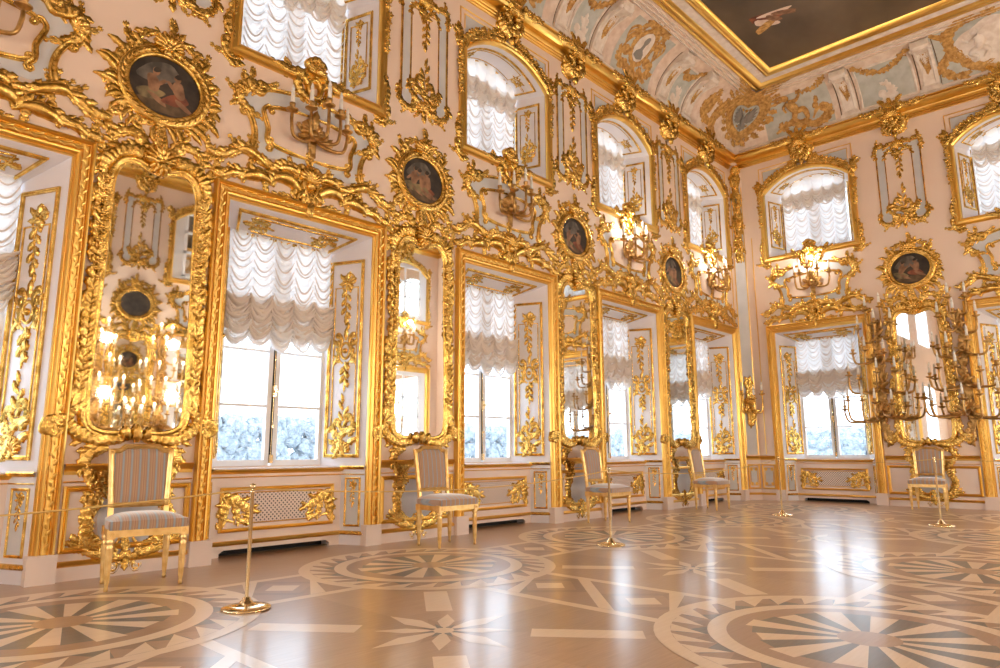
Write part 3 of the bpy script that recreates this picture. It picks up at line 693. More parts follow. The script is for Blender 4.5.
# --- arched upper window
def m_upper_frame():
    b = MB(); P = arch(**U_IN); b.mould(P, [(-.125, -.004), (-.125, .035), (-.105, .06), (-.085, .045), (-.05, .05), (-.035, .07), (-.012, .055), (0, .03), (0, -.03)], True)
    return b
def m_upper_reveal():
    b = MB(); P = arch(**U_IN); Q = arch(**U_FAR); n = len(P); b.add([(x, z, 0.) for x, z in P] + [(x, z, -DW) for x, z in Q], [(i, (i + 1) % n, n + (i + 1) % n, n + i) for i in range(n)], False); return b
def m_upper_reveal_gold():
    b = MB()
    for s in (1, -1):
        b.fn = ureveal_fn(s); b.mould(RECT(.09, .52, 5.47, 6.55), STRIP(.034, .016), True); b.mould(RECT(.17, .44, 5.7, 6.42), BEADED(.014, .012), True)
        with b.at(.305, 6.42, sc=.62): drop(b, 0, 0)
        with b.at(.305, 5.72, sc=.78): base_scroll(b, 0, 0)
    b.fn = usoffit_fn
    def dense(x0, x1, z0, z1, n=14):
        X = list(np.linspace(x0, x1, n)); return [(x0, z0), (x0, z1)] + [(x, z1) for x in X[1:-1]] + [(x1, z1), (x1, z0)] + [(x, z0) for x in X[-2:0:-1]]
    b.mould(dense(-.9, .9, .09, .48), [(u * (1.05), v) for u, v in STRIP(.03, .014)], True); b.mould(dense(-.55, .55, .16, .41), BEADED(.012, .008), True)
    for s in (1, -1):
        with b.at(s * .66, .29, rot=PI / 2 * s, sc=.5, ds=.5): rocaille(b, 0, 0, tail=False); drop(b, 0, -.1, .6)
    # a beading where the reveal meets the blind
    b.fn = None; b.mould(arch(.705, 5.36, 6.70, 7.02), [(0, -DW), (0, -DW + .03), (.02, -DW + .03), (.02, -DW)])
    return b
def m_upper_side():
    """garlands, ears and corner scrolls fixed round the frame"""
    b = MB()
    for s in (1, -1):
        with b.at(flip=s < 0):
            b.garland([(.985, 6.62), (1.0, 6.45), (.985, 6.28), (1.0, 6.12), (.985, 5.98)], .042, 20, .03)
            b.scroll([(.95, 5.62), (1.01, 5.5), (1.0, 5.36), (.96, 5.27), (1.0, 5.18)], [.012, .04, .05, .045, .02], c0=(.03, -1), leaves=8, ll=.1, lw=.028, d=.02)
            b.scroll([(1.04, 5.2), (.98, 5.08), (.9, 5.06)], [.04, .05, .02], c0=(.04, 1), leaves=6, ll=.11, lw=.032, d=.01); b.frond(1.0, 5.1, -.3, .17, .9, .045, 4)
            b.scroll([(.93, 6.66), (1.0, 6.76), (.98, 6.88), (1.04, 6.98)], [.03, .05, .045, .015], leaves=8, ll=.1, lw=.03, d=.02); b.frond(1.0, 6.86, .2, .15, .8, .045, 4)
    return b
def m_sill_orn():
    b = MB()
    for s in (1, -1):
        with b.at(flip=s < 0):
            b.scroll([(.08, 5.12), (.2, 5.2), (.32, 5.17), (.44, 5.20), (.54, 5.19)], [.035, .055, .045, .035, .012], leaves=8, ll=.1, lw=.03, d=.05)
            b.scroll([(.1, 5.26), (.2, 5.14), (.17, 5.0), (.07, 4.94)], [.02, .04, .045, .025], c0=(.04, 1), leaves=6, ll=.1, lw=.028, d=.04); b.frond(.22, 5.16, .5, .2, .5, .045, 5, .04)
    b.shell(0, 5.20, .17, PI / 2, 2.4, 9, .08); b.bead(0, 5.24, .055, .12); b.scroll([(-.09, 5.38), (0, 5.43), (.09, 5.38)], .032, c0=(.03, 1), c1=(.03, -1), d=.07)
    b.stroke([(0, 5.18), (.08, 5.1), (.06, 5.0), (0, 4.96), (-.06, 5.0), (-.08, 5.1)], .028, closed=True, n=20, d=.05); b.leaf(0, 4.97, -PI / 2, .14, .04, .2, .04, .03)
    return b
def m_arch_crest():
    b = MB()
    for s in (1, -1):
        with b.at(flip=s < 0):
            P = [(.1, 7.16), (.3, 7.13), (.5, 7.06), (.7, 6.95), (.85, 6.84), (.95, 6.72)]
            b.stroke(P, [.05, .05, .055, .05, .045, .02], None, 40, RIB, d=.04); b.leaves(P, 22, .11, .03, (1, -1), .8, .05); b.garland([(.2, 7.2), (.45, 7.14), (.68, 7.03), (.86, 6.9)], .045, 18, .05)
            b.scroll([(.08, 7.22), (.2, 7.28), (.3, 7.22)], .035, c1=(.04, -1), leaves=5, ll=.1, lw=.03)
    return b
def m_spandrel():
    b = MB(); b.mould([(-.985, 6.95), (-.985, 7.315), (.985, 7.315), (.985, 6.95)], BEADED(.018, .014)); b.mould([(-.9, 7.0), (-.9, 7.235), (.9, 7.235), (.9, 7.0)], BEADED(.016, .012)); return b
def m_spandrel_grey():
    b = MB()
    for s in (1, -1): b.plate([(s * .885, 6.95), (s * .885, 7.22), (s * .4, 7.22), (s * .6, 7.1)], .004)
    return b
def m_cornice_orn():
    """bracket of rocaille over the cornice"""
    b = MB()
    for s in (1, -1):
        with b.at(flip=s < 0):
            b.scroll([(.04, 7.22), (.14, 7.30), (.17, 7.46), (.09, 7.58), (.13, 7.7)], [.03, .05, .06, .05, .03], c1=(.045, -1), leaves=9, ll=.12, lw=.035, sides=(-1,), d=.13)
            b.scroll([(.1, 7.66), (.26, 7.70), (.40, 7.66), (.58, 7.69)], [.04, .045, .035, .012], leaves=9, ll=.1, lw=.032, d=.23); b.garland([(.15, 7.72), (.35, 7.69), (.55, 7.7)], .045, 12, .23)
            b.frond(.1, 7.4, .3, .2, .9, .05, 5, .1); b.frond(.06, 7.72, 1.2, .24, -.6, .06, 5, .2)
    b.shell(0, 7.50, .2, PI / 2, 2.5, 9, .2)
    for q in range(7): b.leaf(0, 7.46, -PI / 2 + (q - 3) * .45, .24, .055, (q - 3) * -.25, .06, .12)
    b.scroll([(-.1, 7.36), (-.14, 7.48), (-.02, 7.58), (.1, 7.5), (.05, 7.4)], .035, c1=(.03, -1), d=.2); b.bead(0, 7.47, .05, .22); b.leaf(0, 7.3, -PI / 2, .2, .05, .1, .06, .08); b.frond(0, 7.66, PI / 2, .26, .2, .06, 6, .2)
    b.stroke([(0, 7.28), (0, 7.5), (0, 7.68)], [.05, .10, .08], [.05, .13, .18], 12)
    for q in range(9): b.leaf(rnd.uniform(-.12, .12), rnd.uniform(7.35, 7.75), rnd.uniform(0, 6.28), .16, .045, rnd.uniform(-1, 1), .05, .15)
    return b

# --- sconce with five arms
def m_sconce_back():
    b = MB(); b.shell(0, 4.5, .2, PI / 2, 2.6, 9, .02)
    for a, l in ((.2, .2), (.9, .17), (2.2, .17), (2.94, .2), (-.5, .17), (3.6, .17)): b.frond(0, 4.5, a, l, .6 if a < 1.6 else -.6, .05, 5, .04)
    b.frond(0, 4.5, -PI / 2, .24, .2, .06, 6, .03); b.bead(0, 4.5, .07, .06); b.leaf(0, 4.58, PI / 2, .2, .06, 0, .07, .05); return b
ARMS = [(-.31, .13, 4.70), (-.16, .27, 4.72), (.02, .33, 4.80), (.2, .28, 4.75), (.38, .14, 4.68)]
def m_arm(x, d, z, x0=0., z0=4.5, d0=.06):
    b = MB(); mx = x0 + (x - x0) * .62
    b.tube3([(x0, -d0, z0), (mx * .55 + x0 * .45, -d * .6, z0 - .09 - .05 * abs(x - x0)), (mx + (x - x0) * .25, -d * .92, z0 - .08 - .09 * abs(x - x0)), (x, -d, z0 + .03), (x, -d, z - .05)], [.026, .023, .02, .019, .017], 22)
    b.lathe3((x, -d, z - .05), [(.008, -.02), (.028, 0), (.056, .012), (.07, .026), (.06, .034), (.022, .036), (.02, .05), (.03, .07), (.034, .10), (.018, .102)], 12)
    q = MB(); q.leaf(0, 0, 0, .1, .028, 1.2); b.ext(q, Matrix.Translation((mx * .6 + x0 * .4, -d * .62 - .01, z0 - .085))); return b
def m_candle(x, d, z, h=.15):
    b = MB(); b.lathe3((x, -d, z + .04), [(.0, 0), (.023, 0), (.021, h), (.012, h + .004), (0, h + .004)], 10); return b
def m_bulb(x, d, z, h=.15):
    b = MB(); b.lathe3((x, -d, z + .044 + h), [(.0, 0), (.012, .004), (.02, .022), (.015, .045), (.005, .075), (0, .08)], 8); return b
# ------------------------------------------------------------------ room shell
def wall_mesh(x0, x1, ztop, wins, low=True):
    """flat wall in local coordinates with lower and arched upper openings"""
    b = MB(); x = x0
    for c in sorted(wins):
        b.add([(x, 0, 0.), (c - LF[0], 0, 0.), (c - LF[0], ztop, 0.), (x, ztop, 0.)], [(0, 1, 2, 3)], False)
        A = arch(**U_IN); hw = U_IN['hw']
        b.add([(c - .87, 3.53, 0.), (c + .87, 3.53, 0.), (c + .87, 5.23, 0.), (c - .87, 5.23, 0.)], [(0, 1, 2, 3)], False)
        for s in (1, -1): b.add([(c + s * .87, 5.23, 0.), (c + s * .875, 5.23, 0.), (c + s * .875, 6.66, 0.), (c + s * .87, 6.66, 0.)], [(0, 1, 2, 3)], False)
        T = [(c + px, pz) for px, pz in A[1:-1]]
        for (xa, za), (xb, zb) in zip(T, T[1:]): b.add([(xa, za, 0.), (xb, zb, 0.), (xb, ztop, 0.), (xa, ztop, 0.)], [(0, 1, 2, 3)], False)
        x = c + .87
    b.add([(x, 0, 0.), (x1, 0, 0.), (x1, ztop, 0.), (x, ztop, 0.)], [(0, 1, 2, 3)], False)
    return b
def loop_sweep(prof, smooth=False):
    b = MB(); pr = np.asarray(prof, float); G = np.zeros((5, len(pr), 3))
    for i, (cx, cy, sx, sy) in enumerate([(0, RS, 1, 1), (RW, RS, -1, 1), (RW, RL, -1, -1), (0, RL, 1, -1), (0, RS, 1, 1)]):
        G[i, :, 0] = cx + sx * pr[:, 0]; G[i, :, 1] = cy + sy * pr[:, 0]; G[i, :, 2] = pr[:, 1]
    b.grid(G, smooth, three=True); return b
def room():
    wl = struct(put('wall_left', wall_mesh(RS, RL - CH, 7.8, WIN), 'peach', None, wallmat('L', 0)), 'long peach wall with tall windows and gilded carving')
    wb = struct(put('wall_back', wall_mesh(CH, RW, 7.8, BWIN), 'peach', None, wallmat('B', 0)), 'end wall with windows and a mirror beyond the barrier')
    struct(put('wall_rear', wall_mesh(0, RW, 7.8, BWIN), 'peach', None, Matrix.Translation((RW, RS, 0)) @ Matrix.Rotation(PI, 4, 'Z')), 'wall opposite the end wall, seen only in mirrors')
    b = MB(); b.add3([(RW, RS, 0), (RW, RL, 0), (RW, RL, 7.8), (RW, RS, 7.8)], [(0, 1, 2, 3)], False)
    struct(put('wall_right', b, 'peach'), 'wall opposite the windows, seen only in mirrors')
    b = MB(); b.add3([(0, RL - CH, 0), (CH, RL, 0), (CH, RL, 7.8), (0, RL - CH, 7.8)], [(0, 1, 2, 3)], False)
    wc = struct(put('wall_corner', b, 'peach'), 'narrow canted corner between the long wall and the end wall')
    cm = Matrix.Translation((CH / 2, RL - CH / 2, 0)) @ Matrix.Rotation(PI / 4, 4, 'Z')
    b = MB(); b.plate(RECT(-.12, .12, .95, 7.0), 0, .006); put('grey_panel', b, 'grey', wc, cm)
    b = MB()
    for x in (-.125, .125): b.box(x - .009, x + .009, .95, 7.0, 0, .018)
    put('gilded_strip', b, 'goldflat', wc, cm)
    b = MB(); b.box(-.008, .008, .95, 5.75, 0, .014); put('gilded_strip', b, 'goldflat', wc, wallmat('B', .37)); put('gilded_strip', b, 'goldflat', wc, wallmat('L', RL - .335))
    # plinths and baseboards in white-pink
    def band(name, mw, x0, x1):
        b = MB(); b.box(x0, x1, 0, .11, -.01, .03); b.box(x0, x1, .11, .93, -.01, .012); struct(put(name, b, 'dado', None, mw), 'pale pink dado with a plain base')
    i = 0
    for c0, c1 in zip(WIN, WIN[1:]): i += 1; band('baseboard_left.%03d' % i, wallmat('L', 0), c0 + 1.04, c1 - 1.04)
    band('baseboard_left.007', wallmat('L', 0), WIN[-1] + 1.04, RL - CH); band('baseboard_corner', cm, -.155, .155)
    band('baseboard_back.001', wallmat('B', 0), CH, BWIN[0] - 1.04); band('baseboard_back.002', wallmat('B', 0), BWIN[0] + 1.04, BWIN[1] - 1.04); band('baseboard_back.003', wallmat('B', 0), BWIN[1] + 1.04, BWIN[2] - 1.04)
    b = MB(); b.box(0, RL - RS, 0, .93, -.01, .012); struct(put('baseboard_right', b, 'dado', None, wallmat('R', RL)))
    # cornice, cove, ceiling
    CP = [(0, 7.455), (.03, 7.455), (.037, 7.466), (.03, 7.48), (.02, 7.484), (.05, 7.488), (.058, 7.50), (.05, 7.514), (.04, 7.518), (.072, 7.522), (.08, 7.536), (.072, 7.552), (.058, 7.556), (.056, 7.58), (.062, 7.60), (.09, 7.607), (.135, 7.612), (.18, 7.632), (.207, 7.662), (.212, 7.69), (.195, 7.706), (.186, 7.71), (.22, 7.714), (.23, 7.724), (.22, 7.74), (.16, 7.752)]
    struct(put('trim_1', loop_sweep(CP), 'goldflat'), 'gilded moulded cornice running round the room')
    TH = np.linspace(0, PI / 2, 26); COVE = [(.17 + .99 * (1 - math.cos(t)), 7.745 + .825 * math.sin(t)) for t in TH]
    b = loop_sweep(COVE + [(1.16, 8.575)], True)
    ce = struct(put('ceiling', b, 'paintpink'), 'coved ceiling painted with grisaille ornament')
    CF = [(1.155, 8.585), (1.165, 8.555), (1.185, 8.55), (1.2, 8.565), (1.225, 8.565), (1.24, 8.545), (1.29, 8.535), (1.335, 8.55), (1.35, 8.57), (1.385, 8.575)]
    struct(put('trim_2', loop_sweep(CF, True), 'goldflat'), 'outer gilded moulding of the ceiling frame')
    struct(put('trim_3', loop_sweep([(1.38, 8.575), (1.56, 8.585)]), 'paintwhite'), 'pale pink band between two gilded ceiling mouldings')
    CG = [(1.545, 8.59), (1.555, 8.565), (1.58, 8.56), (1.595, 8.575), (1.625, 8.56), (1.665, 8.565), (1.685, 8.59), (1.7, 8.66)]
    struct(put('trim_4', loop_sweep(CG, True), 'goldflat'), 'inner gilded moulding round the ceiling painting')
    b = MB(); i = 1.69; b.add3([(i, RS + i, 8.65), (RW - i, RS + i, 8.65), (RW - i, RL - i, 8.65), (i, RL - i, 8.65)], [(0, 1, 2, 3)], False)
    cp = tag(put('ceiling_painting', b, 'clouds'), 'huge dark brown cloudscape painting set in the gilded ceiling frame', 'painting')
    b = MB()
    def blob(x, y, rx, ry, rot, mi, z):
        rx *= 1.3; ry *= 1.35; b.mi = mi; n = 22; A = np.linspace(0, 2 * PI, n, endpoint=False); ca, sa = math.cos(rot), math.sin(rot); P = []
        for a in A:
            p_, q = rx * math.cos(a) * (1 + .16 * math.sin(3 * a + x * 9)), ry * math.sin(a) * (1 + .12 * math.cos(2 * a)); P.append((x + p_ * ca - q * sa, y + p_ * sa + q * ca, z))
        b.add3(P, [tuple(range(n))], False)
    for j, (x, y, rx, ry, rot, mi) in enumerate([(2.32, 11.25, .24, .1, .3, 1), (2.26, 11.42, .16, .08, .7, 0), (2.15, 11.30, .05, .06, 0, 0), (2.48, 11.22, .22, .05, .15, 0), (2.62, 11.33, .16, .06, .5, 2), (2.2, 11.5, .2, .07, -.5, 3), (2.4, 11.36, .12, .06, 1., 2)]):
        blob(x, y, rx, ry, rot, mi, 8.647 - .0006 * j)
    put('figure_group', b, ['paintpink', 'cv_red', 'cv_skin', 'paintgold'], cp)
    # painted relief on the cove
    def cfn(wall):
        def f(x, z, d):
            t = z / 1.43 * PI / 2; o = .17 + .99 * (1 - np.cos(t)); h = 7.745 + .825 * np.sin(t); nx, nz = .825 * np.cos(t), -.99 * np.sin(t); l = np.sqrt(nx * nx + nz * nz)
            o = o + d * nx / l; h = h + d * nz / l
            return np.column_stack([o, x, h]) if wall == 'L' else np.column_stack([x, RL - o, h])
        return f
    def cart(b, x, fig):
        with b.at(x, 0, ds=.35):
            b.mi = 2; b.rectgrid(-.62, .62, .1, 1.12, .004)
            b.mi = 1; b.disc([(.20 * math.sin(a), .74 + .28 * math.cos(a)) for a in np.linspace(0, 2 * PI, 28, endpoint=False)], .04)
            b.mi = 3; b.disc([(.06 * math.sin(a), .86 + .085 * math.cos(a)) for a in np.linspace(0, 2 * PI, 16, endpoint=False)], .05, 2); b.disc([(-.13, .55), (-.11, .64), (-.04, .70), (-.03, .8), (.04, .8), (.04, .7), (.11, .64), (.13, .55), (0, .5)], .05, 3)
            b.mi = 0; b.stroke([(.24 * math.sin(a), .74 + .33 * math.cos(a)) for a in np.linspace(0, 2 * PI, 24, endpoint=False)], .055, .05, closed=True, n=40, prof=RIB)
            for s in (1, -1):
                with b.at(flip=s < 0):
                    b.scroll([(.06, .12), (.2, .28), (.36, .3), (.46, .42), (.40, .56)], [.02, .06, .07, .06, .04], c1=(.07, 1), leaves=8, ll=.16, lw=.045)
                    for q in range(4): b.stroke([(.24, .9 - .04 * q), (.40 - .02 * q, .98 - .05 * q), (.52 - .03 * q, .90 - .09 * q), (.5 - .04 * q, .74 - .06 * q)], [.02, .035, .025, .008], .03)
                    b.scroll([(.03, 1.06), (.14, 1.14), (.26, 1.12), (.3, 1.02)], .045, leaves=7, ll=.13, lw=.04); b.frond(.2, .4, -1., .3, .6, .06, 5)
            b.shell(0, 1.08, .17, PI / 2, 2.6, 7); b.frond(0, .4, -PI / 2, .38, .2, .08, 6); b.shell(0, .34, .24, -PI / 2, 1.7, 7)
    def console(b, x):
        with b.at(x, 0):
            b.mi = 1; G = []
            for z, o in ((.14, .05), (.2, .03), (.55, .03), (.9, .06), (1.02, .13), (1.10, .16), (1.17, .13), (1.19, .02)):
                G.append([(-.15, z, -.01), (-.15, z, o), (-.11, z, o + .015), (.11, z, o + .015), (.15, z, o), (.15, z, -.01)])
            b.grid(np.array(G), False); b.box(-.18, .18, .06, .14, 0, .05)
            for s in (1, -1): b.stroke([(s * .115, 1.12, .17), (s * .115, .98, .14), (s * .10, .6, .05), (s * .10, .22, .05)], .022, .02, prof=LINE); b.bead(s * .14, 1.08, .05, .14)
            b.mi = 0; 
            with b.at(0, .85, do=.05): b.frond(0, 0, -PI / 2, .34, .15, .05, 6); b.flower(0, .02, .07, 6); b.leaf(0, -.3, -PI / 2, .14, .03, 0)
            for sx in (.175, -.175): b.mi = 4; b.stroke([(sx, .12), (sx, .6), (sx, 1.1)], .012, .004, 16, LINE)  # umber lines paint shading beside the console, as trompe-l'oeil
    def between(b, x, hw):
        with b.at(x, 0):
            b.mi = 2; b.rectgrid(-hw, hw, .14, .98, .003); b.mi = 1
            for sx in (-1, 1): b.stroke([(sx * hw, .14), (sx * hw, .56), (sx * hw, .98)], .022, .02, 16, LINE)
            for z in (.14, .98): b.stroke([(-hw, z), (0, z), (hw, z)], .022, .02, 6, LINE)
            with b.at(ds=.5):
                b.scroll([(-.1, .16), (-.02, .26), (.08, .3), (.05, .44), (-.03, .56)], [.05, .06, .06, .05, .02], leaves=6, ll=.13, lw=.04); b.scroll([(-.12, .3), (-.02, .22), (.1, .2)], .045, c0=(.05, -1), c1=(.04, 1), leaves=3, ll=.1, lw=.03)
                b.mi = 0; b.garland([(-hw, 1.06), (-hw * .5, .87), (0, .80), (hw * .5, .87), (hw, 1.06)], .055, 34, .02)
    CM = ['paintgold', 'paintwhite', 'paintgrey', 'paintdark', 'paintshade']
    bl = MB(); bl.fn = cfn('L'); bb = MB(); bb.fn = cfn('B')
    for c in WIN[3:5]: cart(bl, c, 0)
    for c in PIER[2:]:
        for s in (-.49, .49): console(bl, c + s)
        between(bl, c, .27)
    for s in (-.72, .72): console(bb, BPIER[0] + s)
    for s in (-.72, .72): console(bb, BPIER[1] + s)
    between(bb, BPIER[0], .48); between(bb, BPIER[1], .48)
    for b in (bl, bb):      # bed mouldings above and below the painted zone
        b.mi = 1
        x0, x1 = (4.5, RL - .3) if b is bl else (.3, RW - .5)
        for z in (1.2, 1.27, 1.34): b.add([(x0, z, .0), (x1, z, .0), (x1, z + .025, .03), (x0, z + .025, .03), (x0, z + .03, 0), (x1, z + .03, 0)], [(0, 1, 2, 3), (3, 2, 5, 4)], False)
        b.add([(x0, .03, .0), (x1, .03, .0), (x1, .05, .02), (x0, .05, .02), (x0, .1, .0), (x1, .1, 0)], [(0, 1, 2, 3), (3, 2, 5, 4)], False)
    # large white relief cartouche on the end wall, with two putti
    with bb.at(BWIN[1], .02, ds=.4):
        bb.mi = 2; bb.rectgrid(-.95, .95, .1, 1.15, .004); bb.mi = 1
        bb.disc([(.62 * math.sin(a) * (1 + .1 * math.cos(4 * a)), .66 + .44 * math.cos(a) * (1 + .1 * math.cos(6 * a))) for a in np.linspace(0, 2 * PI, 48, endpoint=False)], .04, 8)
        for s in (1, -1):
            with bb.at(flip=s < 0):
                bb.bead(.28, .92, .07, .03); bb.stroke([(.27, .84, .05), (.22, .72, .05), (.25, .58, .05)], [.05, .085, .09, .06], .14); bb.stroke([(.25, .8, .05), (.38, .74, .06), (.48, .84, .05)], [.035, .03, .022], .08); bb.stroke([(.25, .6, .05), (.38, .52, .06), (.3, .42, .04), (.36, .34, .04)], [.06, .05, .035, .025], .09); bb.stroke([(.22, .6, .05), (.12, .5, .05), (.2, .38, .04)], [.055, .045, .025], .08); bb.stroke([(.2, .9), (.05, .98), (-.02, .86)], [.02, .03, .02], .05)
                bb.mi = 0; bb.scroll([(.08, 1.2), (.35, 1.22), (.58, 1.1), (.68, .86), (.60, .6), (.46, .36), (.3, .24), (.06, .2)], [.05, .08, .09, .09, .085, .09, .085, .05], leaves=20, ll=.16, lw=.05); bb.scroll([(.75, .62), (.86, .42), (.74, .22), (.5, .14)], .06, c0=(.08, 1), leaves=8, ll=.15, lw=.045); bb.frond(.66, .98, .3, .3, .7, .07, 6); bb.mi = 1
        bb.mi = 0; bb.shell(0, .2, .22, -PI / 2, 2.2, 9); bb.shell(0, 1.16, .2, PI / 2, 2.4, 9)
    # seated putto with a garland, towards the corner
    with bb.at(1.68, 0, ds=.4):
        bb.mi = 2; bb.rectgrid(-.7, .72, .1, 1.0, .004); bb.mi = 0
        bb.bead(-.12, .93, .085, .05); bb.stroke([(-.1, .84, .05), (-.05, .7, .06), (.02, .56, .06)], [.06, .1, .1, .07], .16); bb.stroke([(-.08, .82, .06), (.08, .82, .08), (.2, .95, .06)], [.04, .035, .025], .1); bb.stroke([(-.1, .82), (-.22, .72), (-.2, .6)], [.035, .03, .02], .09)
        bb.stroke([(.0, .56, .06), (.16, .56, .1), (.2, .38, .06), (.16, .3, .05)], [.07, .06, .045, .03], .1); bb.stroke([(-.02, .56, .05), (-.06, .4, .06), (.02, .28, .04)], [.065, .05, .03], .1)
        bb.scroll([(-.5, .2), (-.2, .34), (.1, .24), (.36, .16), (.56, .26), (.62, .44)], [.03, .07, .08, .07, .05, .03], c1=(.08, 1), leaves=14, ll=.17, lw=.05); bb.garland([(.18, .98), (.4, .94), (.6, 1.02), (.72, 1.12)], .055, 14); bb.frond(.36, .5, 1., .26, .5, .07, 5); bb.scroll([(.3, .3), (.4, .46), (.52, .5)], .04, c1=(.05, -1))
    with bl.at(12.95, 0, ds=.4):
        bl.mi = 0; bl.scroll([(.5, .2), (.2, .34), (-.1, .4), (-.26, .6), (-.2, .8)], [.04, .08, .08, .06, .03], c1=(.08, -1), leaves=14, ll=.18, lw=.05); bl.frond(.2, .4, 1.2, .5, -.6, .09, 7); bl.frond(.3, .3, 2., .5, -.7, .08, 7); bl.frond(-.1, .5, 1.3, .4, .6, .08, 6); bl.garland([(.4, .95), (.2, .82), (-.05, .86), (-.2, 1.)], .055, 16)
    bl.fn = bb.fn = None
    # corner cartouche with the double-headed eagle, lying across the mitre
    bc = MB(); th = .62 * PI / 2; o = .17 + .99 * (1 - math.cos(.5 * PI / 2)); h = 7.745 + .825 * math.sin(.5 * PI / 2)
    cen = Vector((o + .05, RL - o - .05, h - .02)); nrm = Vector((.62, -.62, -.62)).normalized(); right = Vector((1, 1, 0)).normalized(); up = nrm.cross(right).normalized()
    if up.z < 0: up = -up
    def efn(x, z, d):
        t = np.clip((z + .81) / 1.43, 0, 1.02) * PI / 2; o = .17 + .99 * (1 - np.cos(t)); h = 7.745 + .825 * np.sin(t); nx, nz = .825 * np.cos(t), -.99 * np.sin(t); l = np.sqrt(nx * nx + nz * nz)
        x = x * 1.45; dd = d + .05 - .07 * np.minimum(np.abs(x) / .3, 1); px, h = o + dd * nx / l, h + dd * nz / l
        return np.column_stack([px + np.maximum(x, 0), RL - px + np.minimum(x, 0), h])
    bc.fn = efn
    with bc.at(0, 0, ds=.6, do=.02):
        bc.mi = 0; bc.disc([(.42 * math.sin(a), .46 * math.cos(a)) for a in np.linspace(0, 2 * PI, 36, endpoint=False)], .03, 10)
        bc.mi = 2; bc.disc([(.27 * math.sin(a), .02 + .27 * math.cos(a)) for a in np.linspace(0, 2 * PI, 30, endpoint=False)], .06, 8)
        bc.mi = 0
        for r, w in ((.32, .05), (.41, .05)): bc.stroke([(r * math.sin(a), r * 1.06 * math.cos(a)) for a in np.linspace(0, 2 * PI, 30, endpoint=False)], w, .07, closed=True, n=50, prof=RIB)
        for i in range(30):
            a = 2 * PI * i / 30; bc.leaf(.45 * math.sin(a), .48 * math.cos(a), PI / 2 - a + rnd.uniform(-.4, .4), rnd.uniform(.12, .22), .05, rnd.uniform(-.8, .8))
        bc.scroll([(-.12, .5), (0, .6), (.12, .5)], .06, c0=(.07, -1), c1=(.07, 1)); bc.frond(.25, .42, .9, .36, -.4, .09, 6); bc.frond(-.25, .42, 2.2, .36, .4, .09, 6)
        for s in (1, -1):
            with bc.at(flip=s < 0):
                bc.mi = 3
                for q in range(5): bc.leaf(.06, .02 - .02 * q, .95 - .32 * q, .22 - .015 * q, .04, .3, .03, .08)
                bc.stroke([(.02, .04, .08), (.05, .12, .08), (.09, .15, .08)], [.03, .025, .02], .04); bc.leaf(.09, .15, -.2, .05, .015, -.5, d=.09); bc.stroke([(.03, -.08), (.08, -.16)], .015, d=.08); bc.mi = 0; bc.bead(.1, -.17, .025, .08); bc.bead(.08, .2, .03, .08); bc.mi = 3
        bc.stroke([(0, .08, .09), (0, -.02, .1), (0, -.12, .09)], [.04, .07, .03], .06); 
        for q in range(3): bc.leaf((q - 1) * .02, -.1, -PI / 2 + (q - 1) * .35, .14, .03, 0, .03, .08)
        bc.mi = 0; bc.shell(0, -.01, .05, PI / 2, 2., 5, .09); bc.bead(0, .22, .035, .08)
    bc.fn = None
    put('painted_ornament', bl, CM, ce); put('painted_ornament', bb, CM, ce)
    tag(put('corner_cartouche', bc, CM), 'ochre cartouche with a dark double-headed eagle over the room corner', 'ceiling ornament')

def clouds_mat():
    m = mat('cloudscape_oil_paint', (.15, .09, .05), .45); noise_col(m, (.06, .038, .02), (.23, .165, .10), .45, 0, 6., 'Object', (1., .6, 1., .5), .38, .68); return m
M['clouds'] = clouds_mat()

